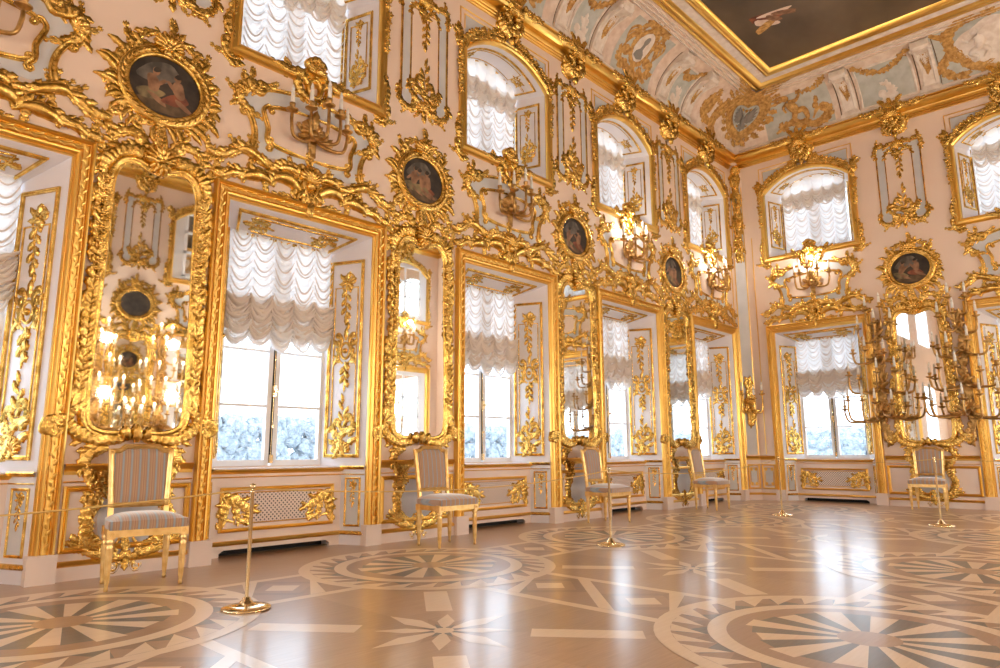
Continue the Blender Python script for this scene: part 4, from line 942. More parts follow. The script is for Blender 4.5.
# ------------------------------------------------------------------ floor
def floor():
    b = MB(); lev = [0]
    KEYS = ['oak0', 'oak1', 'oak2', 'oak3', 'maple', 'walnut', 'ebony', 'rose']; K = {k: i for i, k in enumerate(KEYS)}
    def poly(P, key, lv): b.mi = K[key]; b.add3([(x, y, lv * .0003) for x, y in P], [tuple(range(len(P)))], False)
    poly([(-.6, RS - .6), (RW + .1, RS - .6), (RW + .1, RL + .6), (-.6, RL + .6)], 'oak1', 0)
    MX = [1.57, 5.22, 8.87]; MY = [4.2 + 2.89 * k for k in range(-3, 4)]
    circ = lambda cx, cy, r, n=64: [(cx + r * math.cos(2 * PI * i / n), cy + r * math.sin(2 * PI * i / n)) for i in range(n)]
    def sect(cx, cy, r0, r1, a0, a1, n=3): return [(cx + r1 * math.cos(a0 + (a1 - a0) * i / n), cy + r1 * math.sin(a0 + (a1 - a0) * i / n)) for i in range(n + 1)] + [(cx + r0 * math.cos(a1 - (a1 - a0) * i / n), cy + r0 * math.sin(a1 - (a1 - a0) * i / n)) for i in range(n + 1)]
    def band(cx, cy, hl, horiz):
        T = lambda P: [((cx + p_, cy + q) if horiz else (cx + q, cy + p_)) for p_, q in P]
        poly(T([(-hl, -.45), (hl, -.45), (hl, .45), (-hl, .45)]), 'maple', 2); poly(T([(-hl, -.365), (hl, -.365), (hl, .365), (-hl, .365)]), 'rose', 3)
        n = max(1, int(round(2 * hl / .68))); st = 2 * hl / n
        for i in range(n):
            x = -hl + st * (i + .5)
            for r, k, l in ((.36, 'walnut', 4), (.255, 'rose', 5), (.145, 'maple', 6)): poly(T([(x - r, 0), (x, r), (x + r, 0), (x, -r)]), k, l)
        for i in range(n + 1):
            x = -hl + st * i; s = .365; w = .062
            P = [(x - s - w, s), (x - s + w, s), (x + s + w, -s), (x + s - w, -s)]
            P = [(min(hl, max(-hl, p_)), q) for p_, q in P]; poly(T(P), 'maple', 7)
    for cy in MY:
        for cx in MX:
            poly(circ(cx, cy, 1.14), 'maple', 8); poly(circ(cx, cy, 1.045), 'rose', 9)
            n = 30
            for i in range(n):
                a = 2 * PI * i / n; da = 2 * PI / n; pt = lambda r, an: (cx + r * math.cos(an), cy + r * math.sin(an))
                poly([pt(.84, a), pt(.84, a + da), pt(1.03, a + da * .85)], 'ebony' if i % 2 else 'walnut', 10); poly([pt(1.045, a), pt(1.045, a + da * .75), pt(.86, a + da)], 'maple', 11)
            poly(circ(cx, cy, .84), 'maple', 12); poly(circ(cx, cy, .735), 'rose', 13)
            n = 24
            for i in range(n):
                a = 2 * PI * i / n; da = 2 * PI / n; r1 = (.64 if i % 4 == 0 else .58) if i % 2 == 0 else .60
                poly([(cx + .14 * math.cos(a), cy + .14 * math.sin(a)), (cx + r1 * math.cos(a), cy + r1 * math.sin(a)), (cx + r1 * math.cos(a + da), cy + r1 * math.sin(a + da)), (cx + .14 * math.cos(a + da), cy + .14 * math.sin(a + da))], 'maple' if i % 2 == 0 else 'ebony', 14)
            poly(circ(cx, cy, .16, 32), 'oak3', 15)
        for x0, x1 in zip(MX, MX[1:]): band((x0 + x1) / 2, cy, (x1 - x0) / 2 - 1.0, True)
    for cx in MX:
        for y0, y1 in zip(MY, MY[1:]): band(cx, (y0 + y1) / 2, (y1 - y0) / 2 - 1.0, False)
    for y0, y1 in zip(MY, MY[1:]):
        for x0, x1 in zip(MX, MX[1:]):
            cx, cy = (x0 + x1) / 2, (y0 + y1) / 2; E = [(x1, cy), (x1, y1), (cx, y1), (x0, y1), (x0, cy), (x0, y0), (cx, y0), (x1, y0)]
            for i in range(8): poly([(cx, cy), E[i], E[(i + 1) % 8]], 'oak%d' % ((i // 2 + (i % 2) * 2) % 4 if i % 2 else (i // 2) % 4), 1)
            g = math.atan2(y1 - y0, x1 - x0)
            for a in (g, PI - g, PI + g, -g):
                c, s = math.cos(a), math.sin(a); poly([(cx + r * c - w * s, cy + r * s + w * c) for r, w in ((.5, .085), (1.13, .085), (1.13, -.085), (.5, -.085))], 'maple', 2)
            for i in range(16):
                a = 2 * PI * i / 16; r = (.50, .30, .40, .30)[i % 4]; w = .13 * r; c, s = math.cos(a), math.sin(a)
                poly([(cx, cy), (cx + .55 * r * c - w * s, cy + .55 * r * s + w * c), (cx + r * c, cy + r * s), (cx + .55 * r * c + w * s, cy + .55 * r * s - w * c)], 'maple' if i % 2 == 0 else 'oak2', 3 + (i % 2 == 0))
            for i in range(8):
                a = 2 * PI * (i + .5) / 8; c, s = math.cos(a), math.sin(a); poly([(cx, cy), (cx + .07 * c - .02 * s, cy + .07 * s + .02 * c), (cx + .16 * c, cy + .16 * s), (cx + .07 * c + .02 * s, cy + .07 * s - .02 * c)], 'ebony', 5)
            poly(circ(cx, cy, .06, 20), 'maple', 6)
    struct(put('floor', b, KEYS), 'polished parquet floor inlaid with star medallions')

# ------------------------------------------------------------------ furniture
def chair_parts():
    R = {}
    b = MB(); b.lathe3((0, 0, 0), [(.0, 0), (.014, 0), (.016, .02), (.013, .035), (.0155, .05), (.025, .30), (.028, .322), (.02, .333), (.029, .345), (.031, .36), (.023, .372), (.025, .38)], 14)
    for i in range(7): a = 2 * PI * i / 7; b.tube3([(.0155 * math.cos(a), .0155 * math.sin(a), .06), (.025 * math.cos(a), .025 * math.sin(a), .30)], .0035, 3, 5)
    b.box3(-.03, .03, -.03, .03, .375, .445); R['leg'] = b
    b = MB()
    b.box3(-.268, .268, -.238, -.205, .385, .44); b.box3(-.23, .23, .17, .2, .385, .44)
    for s in (1, -1): b.add3([(s * xx, yy, zz) for zz in (.385, .44) for xx, yy in ((.238, -.22), (.272, -.22), (.243, .19), (.21, .19))], [(0, 1, 2, 3), (4, 5, 6, 7), (1, 2, 6, 5), (0, 3, 7, 4)], False)
    b.box3(-.273, .273, -.243, -.21, .432, .442)
    for s in (1, -1):
        q = MB(); q.flower(0, 0, .02); b.ext(q, Matrix.Translation((s * .252, -.241, .412)))
    R['seat_frame'] = b
    b = MB(); n = 15; u = np.linspace(-1, 1, n); G = np.zeros((n, n, 3)); Ux, Uy = np.meshgrid(u, u)
    G[..., 0] = (.265 - .02 * Uy) * Ux * (1 - .03 * Uy ** 2); G[..., 1] = -.02 + .238 * Uy * (1 - .03 * Ux ** 2); G[..., 2] = .503 + .05 * (1 - Ux ** 4) * (1 - Uy ** 4) ; b.grid(G, True, three=True)
    rim = [G[0, i] for i in range(n)] + [G[i, -1] for i in range(1, n)] + [G[-1, i] for i in range(n - 2, -1, -1)] + [G[i, 0] for i in range(n - 2, 0, -1)]
    rim = np.array(rim); m = len(rim); lo = rim.copy(); lo[:, 2] = .438; lo[:, :2] *= .985; mid = (rim + lo) / 2; mid[:, :2] *= 1.02
    b.grid(np.stack([rim, mid, lo]), True, True, True); R['seat'] = b
    tilt = lambda x, z, d: np.column_stack([x, .185 + (z - .44) * .13 - d, z])
    P = [(-.225, .575), (-.247, 1.045), (-.17, 1.05), (-.13, 1.085), (.13, 1.085), (.17, 1.05), (.247, 1.045), (.225, .575)]
    b = MB(); b.fn = tilt; b.mould(P, [(0, -.016), (0, .012), (.008, .02), (.018, .014), (.03, .02), (.04, .012), (.04, -.016)], True); b.mould(P, [(0, -.016), (.04, -.016)], True)
    for s in (1, -1): b.flower(s * .217, 1.02, .02, 6, .015); b.flower(s * .207, .6, .02, 6, .015)
    for s in (1, -1): b.box(min(s * .185, s * .225), max(s * .185, s * .225), .40, .60, -.016, .014)
    R['back_frame'] = b
    b = MB(); b.fn = tilt; n = 17; u = np.linspace(-1, 1, n); Ux, Uz = np.meshgrid(u, u); tp = np.interp(Ux * .195, [-.195, -.165, -.125, .125, .165, .195], [1.008, 1.01, 1.047, 1.047, 1.01, 1.008])
    for sg, dd in ((1, .0), (-1, -.004)):
        G = np.zeros((n, n, 3)); G[..., 0] = (.194 + .014 * (Uz + 1) / 2) * Ux; G[..., 1] = .612 + (tp - .612) * (Uz + 1) / 2; G[..., 2] = dd + sg * .028 * (1 - Ux ** 6) * (1 - Uz ** 6); b.grid(G)
    R['backrest'] = b
    return R
def chairs():
    R = chair_parts(); spots = [(.555, 2.075, 82, 'fourth'), (.61, 5.235, 89, 'third'), (.54, 8.45, 92, 'second'), (.56, 11.62, 92, 'first'), (3.44, 14.1, 3, '')]
    T = None
    for x, y, a, w in spots:
        mw = Matrix.Translation((x, y, 0)) @ Matrix.Rotation(math.radians(a), 4, 'Z')
        lab = 'gilt chair in striped silk before the long wall, %s from the room corner' % w if w else 'gilt chair in striped silk before the end wall, below the mirror'
        if T is None:
            T = thing('side_chair', lab, 'chair', mw, 'striped gilt chairs')
            put('seat_frame', R['seat_frame'], 'chairgilt', T); put('seat', R['seat'], 'stripe', T); put('back_frame', R['back_frame'], 'chairgilt', T); put('backrest', R['backrest'], 'stripe', T)
            for lx, ly in ((-.256, -.215), (.256, -.215), (-.224, .175), (.224, .175)): put('leg', R['leg'], 'chairgilt', T, Matrix.Translation((lx, ly, 0)))
        else: c = copytree(T, mw); c['label'] = lab
POSTS = [(2.0, -1.95), (2.04, 2.235), (2.02, 6.40), (2.0, 11.16), (4.21, 10.98), (8.4, 10.9)]
PH = [.80, .80, .835, .925, .925, .925]
def barrier():
    pole = MB(); pole.lathe3((0, 0, 0), [(.0125, .02), (.0125, .80), (.017, .805), (.017, .82), (.011, .825), (.011, .835)], 14)
    base = MB(); base.lathe3((0, 0, 0), [(.0, .0), (.155, .0), (.158, .006), (.15, .014), (.10, .026), (.045, .034), (.04, .05), (.03, .055), (.022, .075), (.013, .08)], 36)
    fin = MB(); fin.lathe3((0, 0, 0), [(.008, .83), (.018, .838), (.022, .853), (.017, .868), (.0, .875)], 14)
    labs = ['slim brass barrier post at the near end of the cord, outside the picture', 'slim brass barrier post before the chair fourth from the corner', 'slim brass barrier post before the chair second from the corner', 'slim brass barrier post where the rope turns at the room corner', 'slim brass barrier post before the end wall chair', 'slim brass barrier post at the far end of the cord, outside the picture']
    T = None
    for (x, y), l in zip(POSTS, labs):
        mw = Matrix.Translation((x, y, .006)) @ Matrix.Scale(PH[POSTS.index((x, y))] / .875, 4, (0, 0, 1))
        if T is None:
            T = thing('barrier_post', l, 'barrier post', mw, 'brass barrier posts'); put('base', base, 'brass', T); put('pole', pole, 'brass', T); put('finial', fin, 'brass', T)
        else: c = copytree(T, mw); c['label'] = l
    rl = ['gold cord running out of view past the fourth chair', 'gold barrier cord along the long wall past the third chair', 'gold barrier cord along the long wall past the first chair', 'gold barrier cord across the room corner between two posts', 'gold cord before the end wall, running out of view past its chair']
    for i, (p_, q, l) in enumerate(zip(POSTS, POSTS[1:], rl)):
        b = MB(); t = np.linspace(0, 1, 24); sag = .10 * math.dist(p_, q) / 4.2 * (.4 if p_[0] > 4 else 1)
        P = [(p_[0] + (q[0] - p_[0]) * f, p_[1] + (q[1] - p_[1]) * f, .965 * (PH[i] + (PH[i + 1] - PH[i]) * f) - sag * 4 * f * (1 - f)) for f in t]; b.tube3(P, .006, 48, 6)
        tag(put('barrier_rope', b, 'cord'), l, 'rope', 'gold barrier cords')
# ------------------------------------------------------------------ fixtures on the walls
_m = {}
def get(f, *a):
    k = (f.__name__,) + a
    if k not in _m: _m[k] = f(*a)
    return _m[k]
ORD = {'L': {5: 'beside the corner', 4: 'second from the corner', 3: 'third from the corner', 2: 'fourth from the corner', 1: 'fifth from the corner', 0: 'sixth from the corner'}}
nwin = [0]
def lower_window(wall, s, where):
    mw = wallmat(wall, s); nwin[0] += 1
    w = struct(link('window_%d' % nwin[0], None, None, mw), 'tall gilt-framed window ' + where)
    put('gilded_frame', get(m_lower_frame), 'goldflat', w); put('plinth', get(m_plinth), 'dado', w); put('apron', get(m_apron), 'dado', w); put('reveal', get(m_reveal), 'lilac', w)
    put('reveal_moulding', get(m_reveal_gold), 'gold', w); put('reveal_panel', get(m_reveal_grey), 'grey', w)
    for sd in (-1, 1):
        c = put('casement', get(m_casement, sd, .86, 3.45, .62, (1.515, 2.12, 2.72)), 'white', w); put('pane', get(m_pane, sd, .86, 3.45, .62), 'glass', c)
    put('bolt', get(m_bolt), ['dark', 'brass'], w)
    t = thing('festoon_blind', 'ruffled white festoon blind at tall window ' + where, 'blind', mw, 'festoon blinds of the tall windows')
    put('fold', get(m_blind_low_shade), 'ruffle', put('swags', get(m_blind_low), 'silk', t)); put('ruffle', get(m_blind_ruffle), 'ruffle', t); put('scalloped_hem', get(m_blind_hem), 'silk', t)  # fold part: tan strips standing in for crease shade
    t = thing('radiator_cover', 'pink lattice radiator cover under tall window ' + where, 'radiator cover', mw, 'radiator covers')
    put('panel', get(m_cover), ['dado', 'dark'], t); put('moulding', get(m_cover_gold), 'goldflat', t); put('lattice', get(m_cover_lattice), ['dark', 'dado'], t)
    put('ornament', get(m_cover_orn), 'gold', t); put('ornament', get(m_cover_orn), 'gold', t, Matrix.Scale(-1, 4, (1, 0, 0)))
    tag(put('window_crest', get(m_crest), 'gold', None, mw), 'gilded shell and scroll crest above tall window ' + where, 'carved ornament', 'crests over the tall windows')
    t = thing('wall_panel', 'blue-grey bordered wall panel above tall window ' + where, 'wall panel', mw, 'panels behind the wall sconces')
    put('field', get(m_spanel), ['grey', 'peach'], t); put('scroll_frame', get(m_spanel_gold), 'gold', t)
def upper_window(wall, s, where):
    mw = wallmat(wall, s); nwin[0] += 1
    w = struct(link('window_%d' % nwin[0], None, None, mw), 'arched gilt-framed upper window ' + where)
    put('gilded_frame', get(m_upper_frame), 'goldflat', w); put('reveal', get(m_upper_reveal), 'lilac', w); put('reveal_moulding', get(m_upper_reveal_gold), 'gold', w)
    for sd in (-1, 1):
        c = put('casement', get(m_casement, sd, 5.36, 7.05, .70, (5.95, 6.5)), 'white', w); put('pane', get(m_pane, sd, 5.36, 7.05, .70), 'glass', c)
    put('garland', get(m_upper_side), 'gold', w); put('sill_shell', get(m_sill_orn), 'gold', w)
    put('spandrel_moulding', get(m_spandrel), 'goldflat', w); put('spandrel_panel', get(m_spandrel_grey), 'grey', w)
    t = thing('festoon_blind', 'full-length white festoon blind at arched window ' + where, 'blind', mw, 'festoon blinds of the arched windows')
    put('fold', get(m_blind_up_shade), 'ruffle', put('swags', get(m_blind_up), 'silk', t)); put('valance', get(m_blind_uptop), 'silk', t); put('ruffle', get(m_blind_upruf), 'ruffle_pale', t)  # fold part again holds tan strips in place of crease shade
    tag(put('arch_crest', get(m_arch_crest), 'gold', None, mw), 'gilded foliage crest on arched window ' + where, 'carved ornament', 'crests on the arched windows')
    tag(put('cornice_bracket', get(m_cornice_orn), 'gold', None, mw), 'gilded shell bracket on cornice, above arched window ' + where, 'carved ornament', 'cornice brackets')
def sconce(wall, s, where, lit):
    mw = wallmat(wall, s)
    t = thing('wall_sconce', 'bronze five-armed wall sconce, %s, above tall window %s' % ('lit' if lit else 'unlit', where), 'wall sconce', mw, 'five-armed wall sconces')
    put('backplate', get(m_sconce_back), 'bronze', t)
    for x, d, z in ARMS:
        put('arm', get(m_arm, x, d, z), 'bronze', t); c = put('candle', get(m_candle, x, d, z), 'candle', t); put('bulb', get(m_bulb, x, d, z), 'flame' if lit else 'unlit', c)
    if lit: lamp(mw @ Vector((.03, -.27, 5.02)), SCW, .06)
def pier(wall, s, where, v, hw):
    mw = wallmat(wall, s)
    t = thing('wall_panel', 'tall peach panel with blue-grey border, upper pier ' + where, 'wall panel', mw, 'upper pier panels')
    put('field', get(m_ppanel), ['grey', 'peach'], t); put('scroll_frame', get(m_ppanel_gold), 'gold', t)
    t = thing('oval_painting', ('oval painting of draped figures, gilt frame, pier ' if v % 2 == 0 else 'oval painting of dark figures, gilt frame, pier ') + where, 'painting', mw, 'oval paintings over the mirrors')
    put('frame', get(m_oval_frame), 'gold', t); put('canvas', get(m_canvas, v), CANVAS, t)
    t = thing('pier_mirror', 'tall mirror in carved gilt frame, pier ' + where, 'mirror', mw, 'pier mirrors')
    put('frame', get(m_mirror_frame), 'gold', t); put('glass', get(m_mirror_glass), 'mirror', t)
    t = thing('dado_panel', 'gilt-moulded pink dado panel, foot of pier ' + where, 'dado panel', mw, 'dado panels of the piers')
    m2 = Matrix.Translation((0, -.012, 0)); put('moulding', get(m_dado, hw), 'goldflat', t, m2); put('field', get(m_dado_field), 'grey', t, m2); put('carving', get(m_dado_orn), 'gold', t, m2)
    tag(put('cornice_bracket', get(m_cornice_orn), 'gold', None, mw), 'gilded shell bracket on cornice, above pier ' + where, 'carved ornament', 'cornice brackets')
def m_gir_trunk():
    b = MB()
    P = [(0, 1.08), (.03, 1.3), (-.03, 1.55), (.04, 1.8), (-.02, 2.1), (.03, 2.5), (-.02, 2.9), (.02, 3.3), (0, 3.55)]
    b.stroke(P, [.012, .04, .055, .065, .05, .05, .045, .04, .03, .012], [.03, .07, .1, .12, .1, .09, .08, .07, .05, .03], 50, RIB); b.leaves(P, 34, .14, .036, (1, -1), .8, .04)
    for z, q in ((1.78, .15), (2.3, .10), (2.85, .09), (3.3, .08)): b.shell(0, z, q, PI / 2, 2.8, 9, .1); b.frond(0, z, -.3, q * 1.3, .9, .05, 5, .08); b.frond(0, z, PI + .3, q * 1.3, -.9, .05, 5, .08)
    b.scroll([(0, 1.1), (.08, 1.2), (.06, 1.36)], .035, c1=(.04, 1), leaves=5, ll=.1, lw=.03); b.scroll([(0, 1.5), (-.12, 1.6), (-.1, 1.75)], .045, c1=(.05, -1), leaves=6, ll=.11, lw=.03)
    return b
GIR = []
for z0, z1, spec in ((1.72, 1.93, [(-.62, .3), (-.5, .46), (-.24, .5), (.0, .58), (.26, .5), (.5, .42), (.64, .26)]), (2.26, 2.42, [(-.5, .28), (-.28, .44), (.06, .5), (.34, .4), (.52, .24)]),
                     (2.8, 2.95, [(-.4, .24), (-.14, .4), (.18, .38), (.42, .22)]), (3.25, 3.42, [(-.28, .2), (.04, .3), (.3, .2)]), (3.5, 3.78, [(-.14, .12), (.12, .14)])):
    for x, d in spec: GIR.append((x, d, z1 + .09 * math.sin(x * 23), z0 + .06 * math.sin(x * 31)))
def girandole(wall, s, where, lit, flip=False):
    mw = wallmat(wall, s)
    if flip: mw = mw @ Matrix.Scale(-1, 4, (1, 0, 0))
    t = thing('girandole', 'tall many-armed bronze girandole ' + where, 'wall sconce', mw, 'tall bronze girandoles')
    put('trunk', get(m_gir_trunk), 'bronze', t)
    for x, d, z, z0 in GIR:
        put('arm', get(m_arm, x, d, z, 0., z0, .1), 'bronze', t); c = put('candle', get(m_candle, x, d, z, .13), 'candle', t); put('bulb', get(m_bulb, x, d, z, .13), 'flame' if lit else 'unlit', c)
def m_corner_sconce():
    b = MB(); P = [(0, 1.5), (.02, 1.75), (-.02, 2.0), (.02, 2.2), (0, 2.6)]; b.stroke(P, [.01, .05, .07, .06, .03, .01], None, 30, RIB, d=.02); b.leaves(P, 26, .15, .04, (1, -1), .8, .03); b.shell(0, 2.0, .16, PI / 2, 2.7, 9, .06); return b
def corner_bits():
    mw = Matrix.Translation((CH / 2, RL - CH / 2, 0)) @ Matrix.Rotation(PI / 4, 4, 'Z')
    t = thing('wall_sconce', 'small gilt wall sconce in the canted corner, far below the eagle', 'wall sconce', mw)
    put('backplate', get(m_corner_sconce), 'gold', t)
    for x, d, z in ((-.22, .18, 2.26), (.22, .18, 2.26), (0, .28, 2.16)):
        put('arm', get(m_arm, x, d, z, 0., 1.95, .06), 'gold', t); c = put('candle', get(m_candle, x, d, z, .12), 'candle', t); put('bulb', get(m_bulb, x, d, z, .12), 'unlit', c)
    b = MB(); b.A = np.diag([.72, 1., 1.])
    for s in (1, -1):
        with b.at(flip=s < 0):
            b.scroll([(.02, 7.4), (.09, 7.2), (.04, 6.95), (.09, 6.7), (.05, 6.4), (.1, 6.1), (.05, 5.8), (.08, 5.5), (.03, 5.2)], [.05, .07, .05, .05, .05, .05, .05, .04, .015], leaves=20, ll=.17, lw=.04, d=.03); b.scroll([(.06, 6.05), (.2, 6.06), (.3, 5.95), (.31, 5.75)], [.03, .03, .025, .01], leaves=5, ll=.1, lw=.025, d=-.04 if s > 0 else -.04)
    b.garland([(0, 7.2), (.02, 6.6), (-.02, 6.1), (0, 5.6)], .06, 26, .06); b.shell(0, 7.3, .2, PI / 2, 2.6, 9, .08); b.shell(0, 6.2, .15, -PI / 2, 2.6, 7, .07)
    tag(put('corner_carving', b, 'gold', None, mw), 'gilded hanging foliage filling the room corner under the cornice', 'carved ornament')
    # dado panels either side of the corner
    def small(mw, hw, lab):
        b = MB(); b.mould([(-hw, .925), (hw, .925)], [(0, -.004), (0, .03), (.015, .045), (.04, .03), (.06, .012), (.09, .006), (.09, -.004)]); b.mould(RECT(-hw + .02, hw - .02, .23, .745), STRIP(.03, .02), True); b.mould([(-hw, .155), (hw, .155)], [(0, -.004), (.008, .016), (.03, .034), (.05, .016), (.05, -.004)]); b.mould(RECT(-hw + .07, hw - .07, .30, .68), BEADED(.014, .012), True)
        for sx in (1, -1):
            for z in (.34, .64): b.flower(sx * (hw - .1), z, .04)
        t = thing('dado_panel', lab, 'dado panel', mw); put('moulding', b, 'goldflat', t); g = MB(); g.plate(RECT(-hw + .07, hw - .07, .30, .68), 0, .003); put('field', g, 'grey', t)
    small(wallmat('B', (CH + BWIN[0] - 1.04) / 2 + .01) @ Matrix.Translation((0, -.012, 0)), .165, 'small grey dado panel with gilt corners on the end wall beside the corner')
    small(mw @ Matrix.Translation((0, -.012, 0)), .15, 'small grey dado panel with gilt corners on the canted corner itself')

def lamp(loc, power, r, col=(1., .94, .85)):
    l = bpy.data.lights.new('candle_light', 'POINT'); l.energy = power; l.color = col; l.shadow_soft_size = r
    o = bpy.data.objects.new('candle_light', l); COL.objects.link(o); o.location = loc; return o

# ------------------------------------------------------------------ walls seen only by reflection: fixed work of each wall as a few meshes
def far_walls():
    def comp(name, spec, mats, parent_label):
        b = MB()
        for f, a, mw in spec: b.ext(get(f, *a), mw)
        o = struct(put(name, b, mats)); return o
    R = lambda s: wallmat('R', s); Kw = lambda s: wallmat('K', s)
    LW = [R(s) for s in WIN[1:]] ; LP = [R(s) for s in PIER]; KW = [Kw(s) for s in BWIN]; KP = [Kw(s) for s in BPIER]
    gold, flat, grey, peach, lil = [], [], [], [], []
    for mw in LW + KW:
        flat += [(m_lower_frame, (), mw), (m_upper_frame, (), mw)]; gold += [(m_crest, (), mw), (m_spanel_gold, (), mw), (m_upper_side, (), mw), (m_sill_orn, (), mw), (m_arch_crest, (), mw), (m_cornice_orn, (), mw)]
    for mw in LP + KP: gold += [(m_ppanel_gold, (), mw), (m_oval_frame, (), mw), (m_mirror_frame, (), mw), (m_cornice_orn, (), mw)]
    for mw in KW: gold += [(m_reveal_gold, (), mw)]; lil += [(m_reveal, (), mw), (m_upper_reveal, (), mw)]
    comp('trim_5', gold, 'gold', ''); comp('trim_6', flat, 'goldflat', ''); comp('trim_7', lil, 'lilac', '')
    b = MB(); g = MB(); w = MB(); c = MB()
    for mw in LP + KP:
        b.ext(get(m_mirror_glass), mw); q = MB(); q.plate(RECT(-.385, .385, 5.47, 7.0), 0, .006); g.ext(q, mw); q = MB(); q.plate(RECT(-.235, .235, 5.62, 6.87), 0, .012); c.ext(q, mw)
    for mw in LW + KW:
        q = MB(); q.plate(sym([(0, 4.10)] + OUT + [(0, 4.93)]), .0, .006); g.ext(q, mw); q = MB(); q.plate(sym(INN), 0, .012); c.ext(q, mw)
    for mw in LW:   # blind windows glazed with mirrors
        q = MB(); q.plate(RECT(-.62, .62, .9, 3.4), .012); b.ext(q, mw); q = MB(); q.plate(RECT(-.6, .6, 5.4, 6.9), .012); b.ext(q, mw)
        q = MB(); q.plate(RECT(-.87, .87, .05, 3.53), .0, .006); q.plate(arch(**U_IN), 0, .006)
        for x in (-.64, -.02, .58): q.box(x, x + .06, .9, 3.42, .008, .04); q.box(x, x + .06, 5.3, 6.9, .008, .04)
        for z in (.88, 1.5, 2.1, 2.7, 3.4, 5.3, 5.9, 6.4, 6.88): q.box(-.64, .64, z, z + .05, .008, .04)
        w.ext(q, mw)
    for n, m_, k in (('trim_8', b, 'mirror'), ('trim_9', g, 'grey'), ('trim_10', w, 'white'), ('trim_11', c, 'peach')): struct(put(n, m_, k))
    q = MB()
    for mw in LP + KP: o = MB(); o.plate(oval(OX, OZ), .01); q.ext(o, mw)
    struct(put('trim_12', q, 'cv_dark'))
    q = MB()
    for mw in KW:
        for sd in (-1, 1): q.ext(get(m_casement, sd, .86, 3.45, .62, (1.515, 2.12, 2.72)), mw); q.ext(get(m_casement, sd, 5.36, 7.05, .70, (5.95, 6.5)), mw)
        o = MB(); o.box(-.75, .75, .0, .86, -.25, -.2); o.box(-.7, .7, .8, .88, -DW, -.2); q.ext(o, mw)
    struct(put('trim_13', q, 'white'))
    q = MB()
    for mw in KW: q.ext(get(m_blind_up), mw); q.ext(get(m_blind_low), mw)
    struct(put('trim_14', q, 'silk'))
    # the lit girandoles of the opposite wall, which the mirrors show
    q, r_, k_ = MB(), MB(), MB()
    for s in PIER:
        for dx in (-.69, .69):
            mw = R(s + dx); q.ext(get(m_gir_trunk), mw)
            for x, d, z, z0 in GIR: q.ext(get(m_arm, x, d, z, 0., z0, .1), mw); k_.ext(get(m_candle, x, d, z, .13), mw); r_.ext(get(m_bulb, x, d, z, .13), mw)
            lamp(mw @ Vector((0, -.75, 2.3)), GIW, .12); lamp(mw @ Vector((0, -.6, 3.5)), GIW * .6, .1)
    for s in BPIER:
        for dx in (-.69, .69): lamp(Kw(s + dx) @ Vector((0, -.7, 2.6)), GIW * 1.3, .12)  # unseen lamps added on the rear wall to brighten the end wall
    for s in BPIER:  # lit rear-wall girandoles, added to go with those lamps
        for dx in (-.69, .69):
            mw = Kw(s + dx); q.ext(get(m_gir_trunk), mw)
            for x, d, z, z0 in GIR: q.ext(get(m_arm, x, d, z, 0., z0, .1), mw); k_.ext(get(m_candle, x, d, z, .13), mw); r_.ext(get(m_bulb, x, d, z, .13), mw)
    for s in WIN[1:]:
        mw = R(s); q.ext(get(m_sconce_back), mw)
        for x, d, z in ARMS: q.ext(get(m_arm, x, d, z), mw); k_.ext(get(m_candle, x, d, z), mw); r_.ext(get(m_bulb, x, d, z), mw)
        lamp(mw @ Vector((0, -.3, 5.05)), SCW, .06)
    struct(put('trim_15', q, 'bronze')); struct(put('trim_16', k_, 'candle')); struct(put('trim_17', r_, 'flame'))

# ------------------------------------------------------------------ outdoors
def outdoors():
    M['snow'] = mat('pale_ground', (.75, .78, .82), .9)
    M['hedge'] = noise_col(mat('washed_out_foliage', (.4, .47, .52), .9), (.25, .29, .32), (.44, .48, .51), 5., 1., bscale=4., bdist=.5)  # foliage colour paled to stand in for overexposed daylight
    b = MB(); b.add3([(-90, -60, -1.2), (60, -60, -1.2), (60, 90, -1.2), (-90, 90, -1.2)], [(0, 1, 2, 3)], False); struct(put('ground', b, 'snow'), 'pale ground outside the windows')
    def hedge(p0, p1, h, lab):
        b = MB(); r = random.Random(3); n = 1900
        for i in range(n):
            f = r.random(); x = p0[0] + (p1[0] - p0[0]) * f; y = p0[1] + (p1[1] - p0[1]) * f; R = r.uniform(.16, .36); z = (h - R - r.random() ** 2 * .2) if i % 5 == 0 else r.uniform(-1.2, h - R)
            pr = [(0, -R)] + [(R * math.cos(a) * (1 + r.uniform(-.15, .15)), R * math.sin(a)) for a in (-.9, -.3, .3, .9)] + [(0, R)]
            b.lathe3((x, y, z), pr, 9)
        o = put('hedge', b, 'hedge'); tag(o, lab, 'hedge'); o['kind'] = 'stuff'
    hedge((-14, -4), (-14, 36), 2.25, 'pale blue-grey hedge outside the windows of the long wall'); hedge((-6, 28.6), (16, 28.6), 1.95, 'pale blue-grey hedge outside the windows of the end wall')
    w = bpy.data.worlds.new('overcast_sky'); SC.world = w; w.use_nodes = True; bg = w.node_tree.nodes['Background']
    bg.inputs['Color'].default_value = (.72, .86, 1., 1); bg.inputs['Strength'].default_value = SKY
    def portal(wall, s, z, h, wd):
        l = bpy.data.lights.new('window_portal', 'AREA'); l.shape = 'RECTANGLE'; l.size = wd; l.size_y = h; l.cycles.is_portal = True
        o = bpy.data.objects.new('window_portal', l); COL.objects.link(o); o.matrix_world = wallmat(wall, s) @ Matrix.Translation((0, DW + .2, z)) @ Matrix.Rotation(PI / 2, 4, 'X') @ Matrix.Rotation(PI, 4, 'X') @ Matrix.Rotation(PI, 4, 'X')
    for wall, S in (('L', WIN), ('B', BWIN), ('K', BWIN)):
        for s in S: portal(wall, s, 2.15, 2.6, 1.3); portal(wall, s, 6.2, 1.8, 1.5)

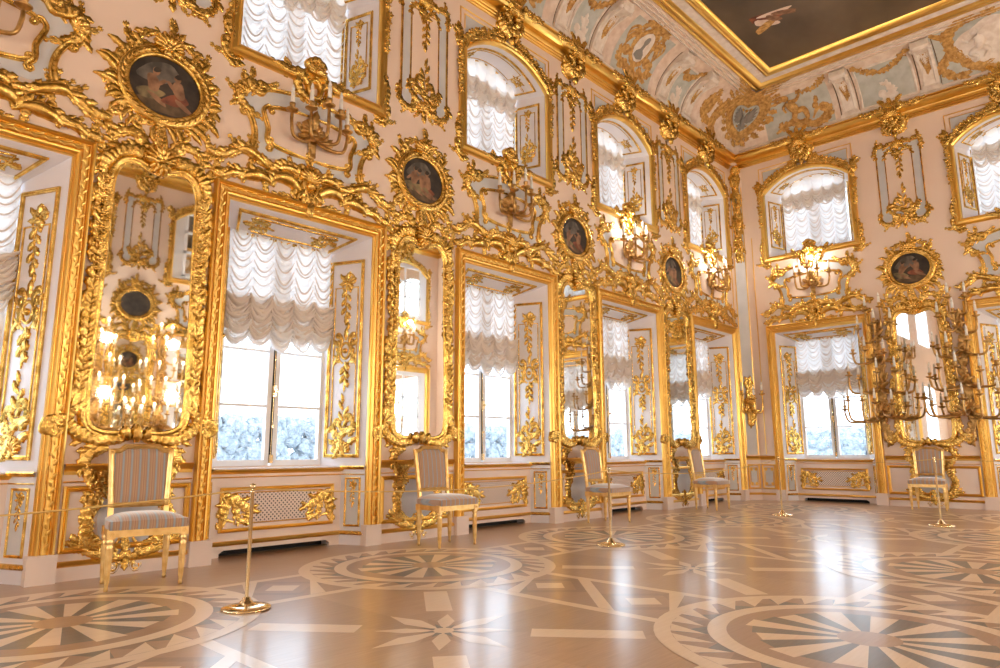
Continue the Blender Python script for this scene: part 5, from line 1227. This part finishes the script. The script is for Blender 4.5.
# ------------------------------------------------------------------ assembly
SKY, SCW, GIW, EXPO = 5.6, 22., 70., 0.0
room(); floor(); chairs(); barrier()
for i, s in enumerate(WIN):
    if i == 0: continue
    where = 'of long wall, ' + ORD['L'][i]
    lower_window('L', s, where)
    if i > 1: upper_window('L', s, where)
    sconce('L', s, where, i >= 4)
for i, s in enumerate(PIER):
    pier('L', s, 'of long wall, ' + {3: 'first from the corner', 2: 'second from the corner', 1: 'third from the corner', 0: 'fourth from the corner'}[i], i, .515 if i != 1 else .565)
lower_window('B', BWIN[0], 'of end wall, beside the corner'); upper_window('B', BWIN[0], 'of end wall, beside the corner'); sconce('B', BWIN[0], 'of end wall, beside the corner', True)
lower_window('B', BWIN[1], 'of end wall, past the girandoles'); upper_window('B', BWIN[1], 'of end wall, past the girandoles')
pier('B', BPIER[0], 'of end wall, between its windows', 4, .75)
girandole('B', BPIER[0] - .69, 'between corner window and mirror of end wall', False); girandole('B', BPIER[0] + .69, 'past the mirror of end wall, away from corner', False, True)
corner_bits(); far_walls(); outdoors()

# ------------------------------------------------------------------ camera and view
cam = bpy.data.cameras.new('camera'); cam.sensor_width = 36; cam.lens = 681.175 / 1000 * 36; cam.clip_start = .05; cam.clip_end = 300
co = bpy.data.objects.new('camera', cam); COL.objects.link(co); SC.camera = co
y_, p_, r_ = .76379, .17289, -.00353
F = Vector((-math.sin(y_) * math.cos(p_), math.cos(y_) * math.cos(p_), math.sin(p_))); Rr = Vector((math.cos(y_), math.sin(y_), 0)); Up = Rr.cross(F)
R2 = math.cos(r_) * Rr + math.sin(r_) * Up; U2 = -math.sin(r_) * Rr + math.cos(r_) * Up
co.matrix_world = Matrix(((R2.x, U2.x, -F.x, 6.487), (R2.y, U2.y, -F.y, 0.), (R2.z, U2.z, -F.z, 1.), (0, 0, 0, 1)))
SC.view_settings.view_transform = 'Standard'; SC.view_settings.look = 'None'; SC.view_settings.gamma = 1; SC.view_settings.use_curve_mapping = False
SC.view_settings.exposure = EXPO
SC.cycles.use_denoising = True; SC.cycles.max_bounces = 10; SC.cycles.diffuse_bounces = 5; SC.cycles.glossy_bounces = 5; SC.cycles.transparent_max_bounces = 12; SC.cycles.sample_clamp_indirect = 8.
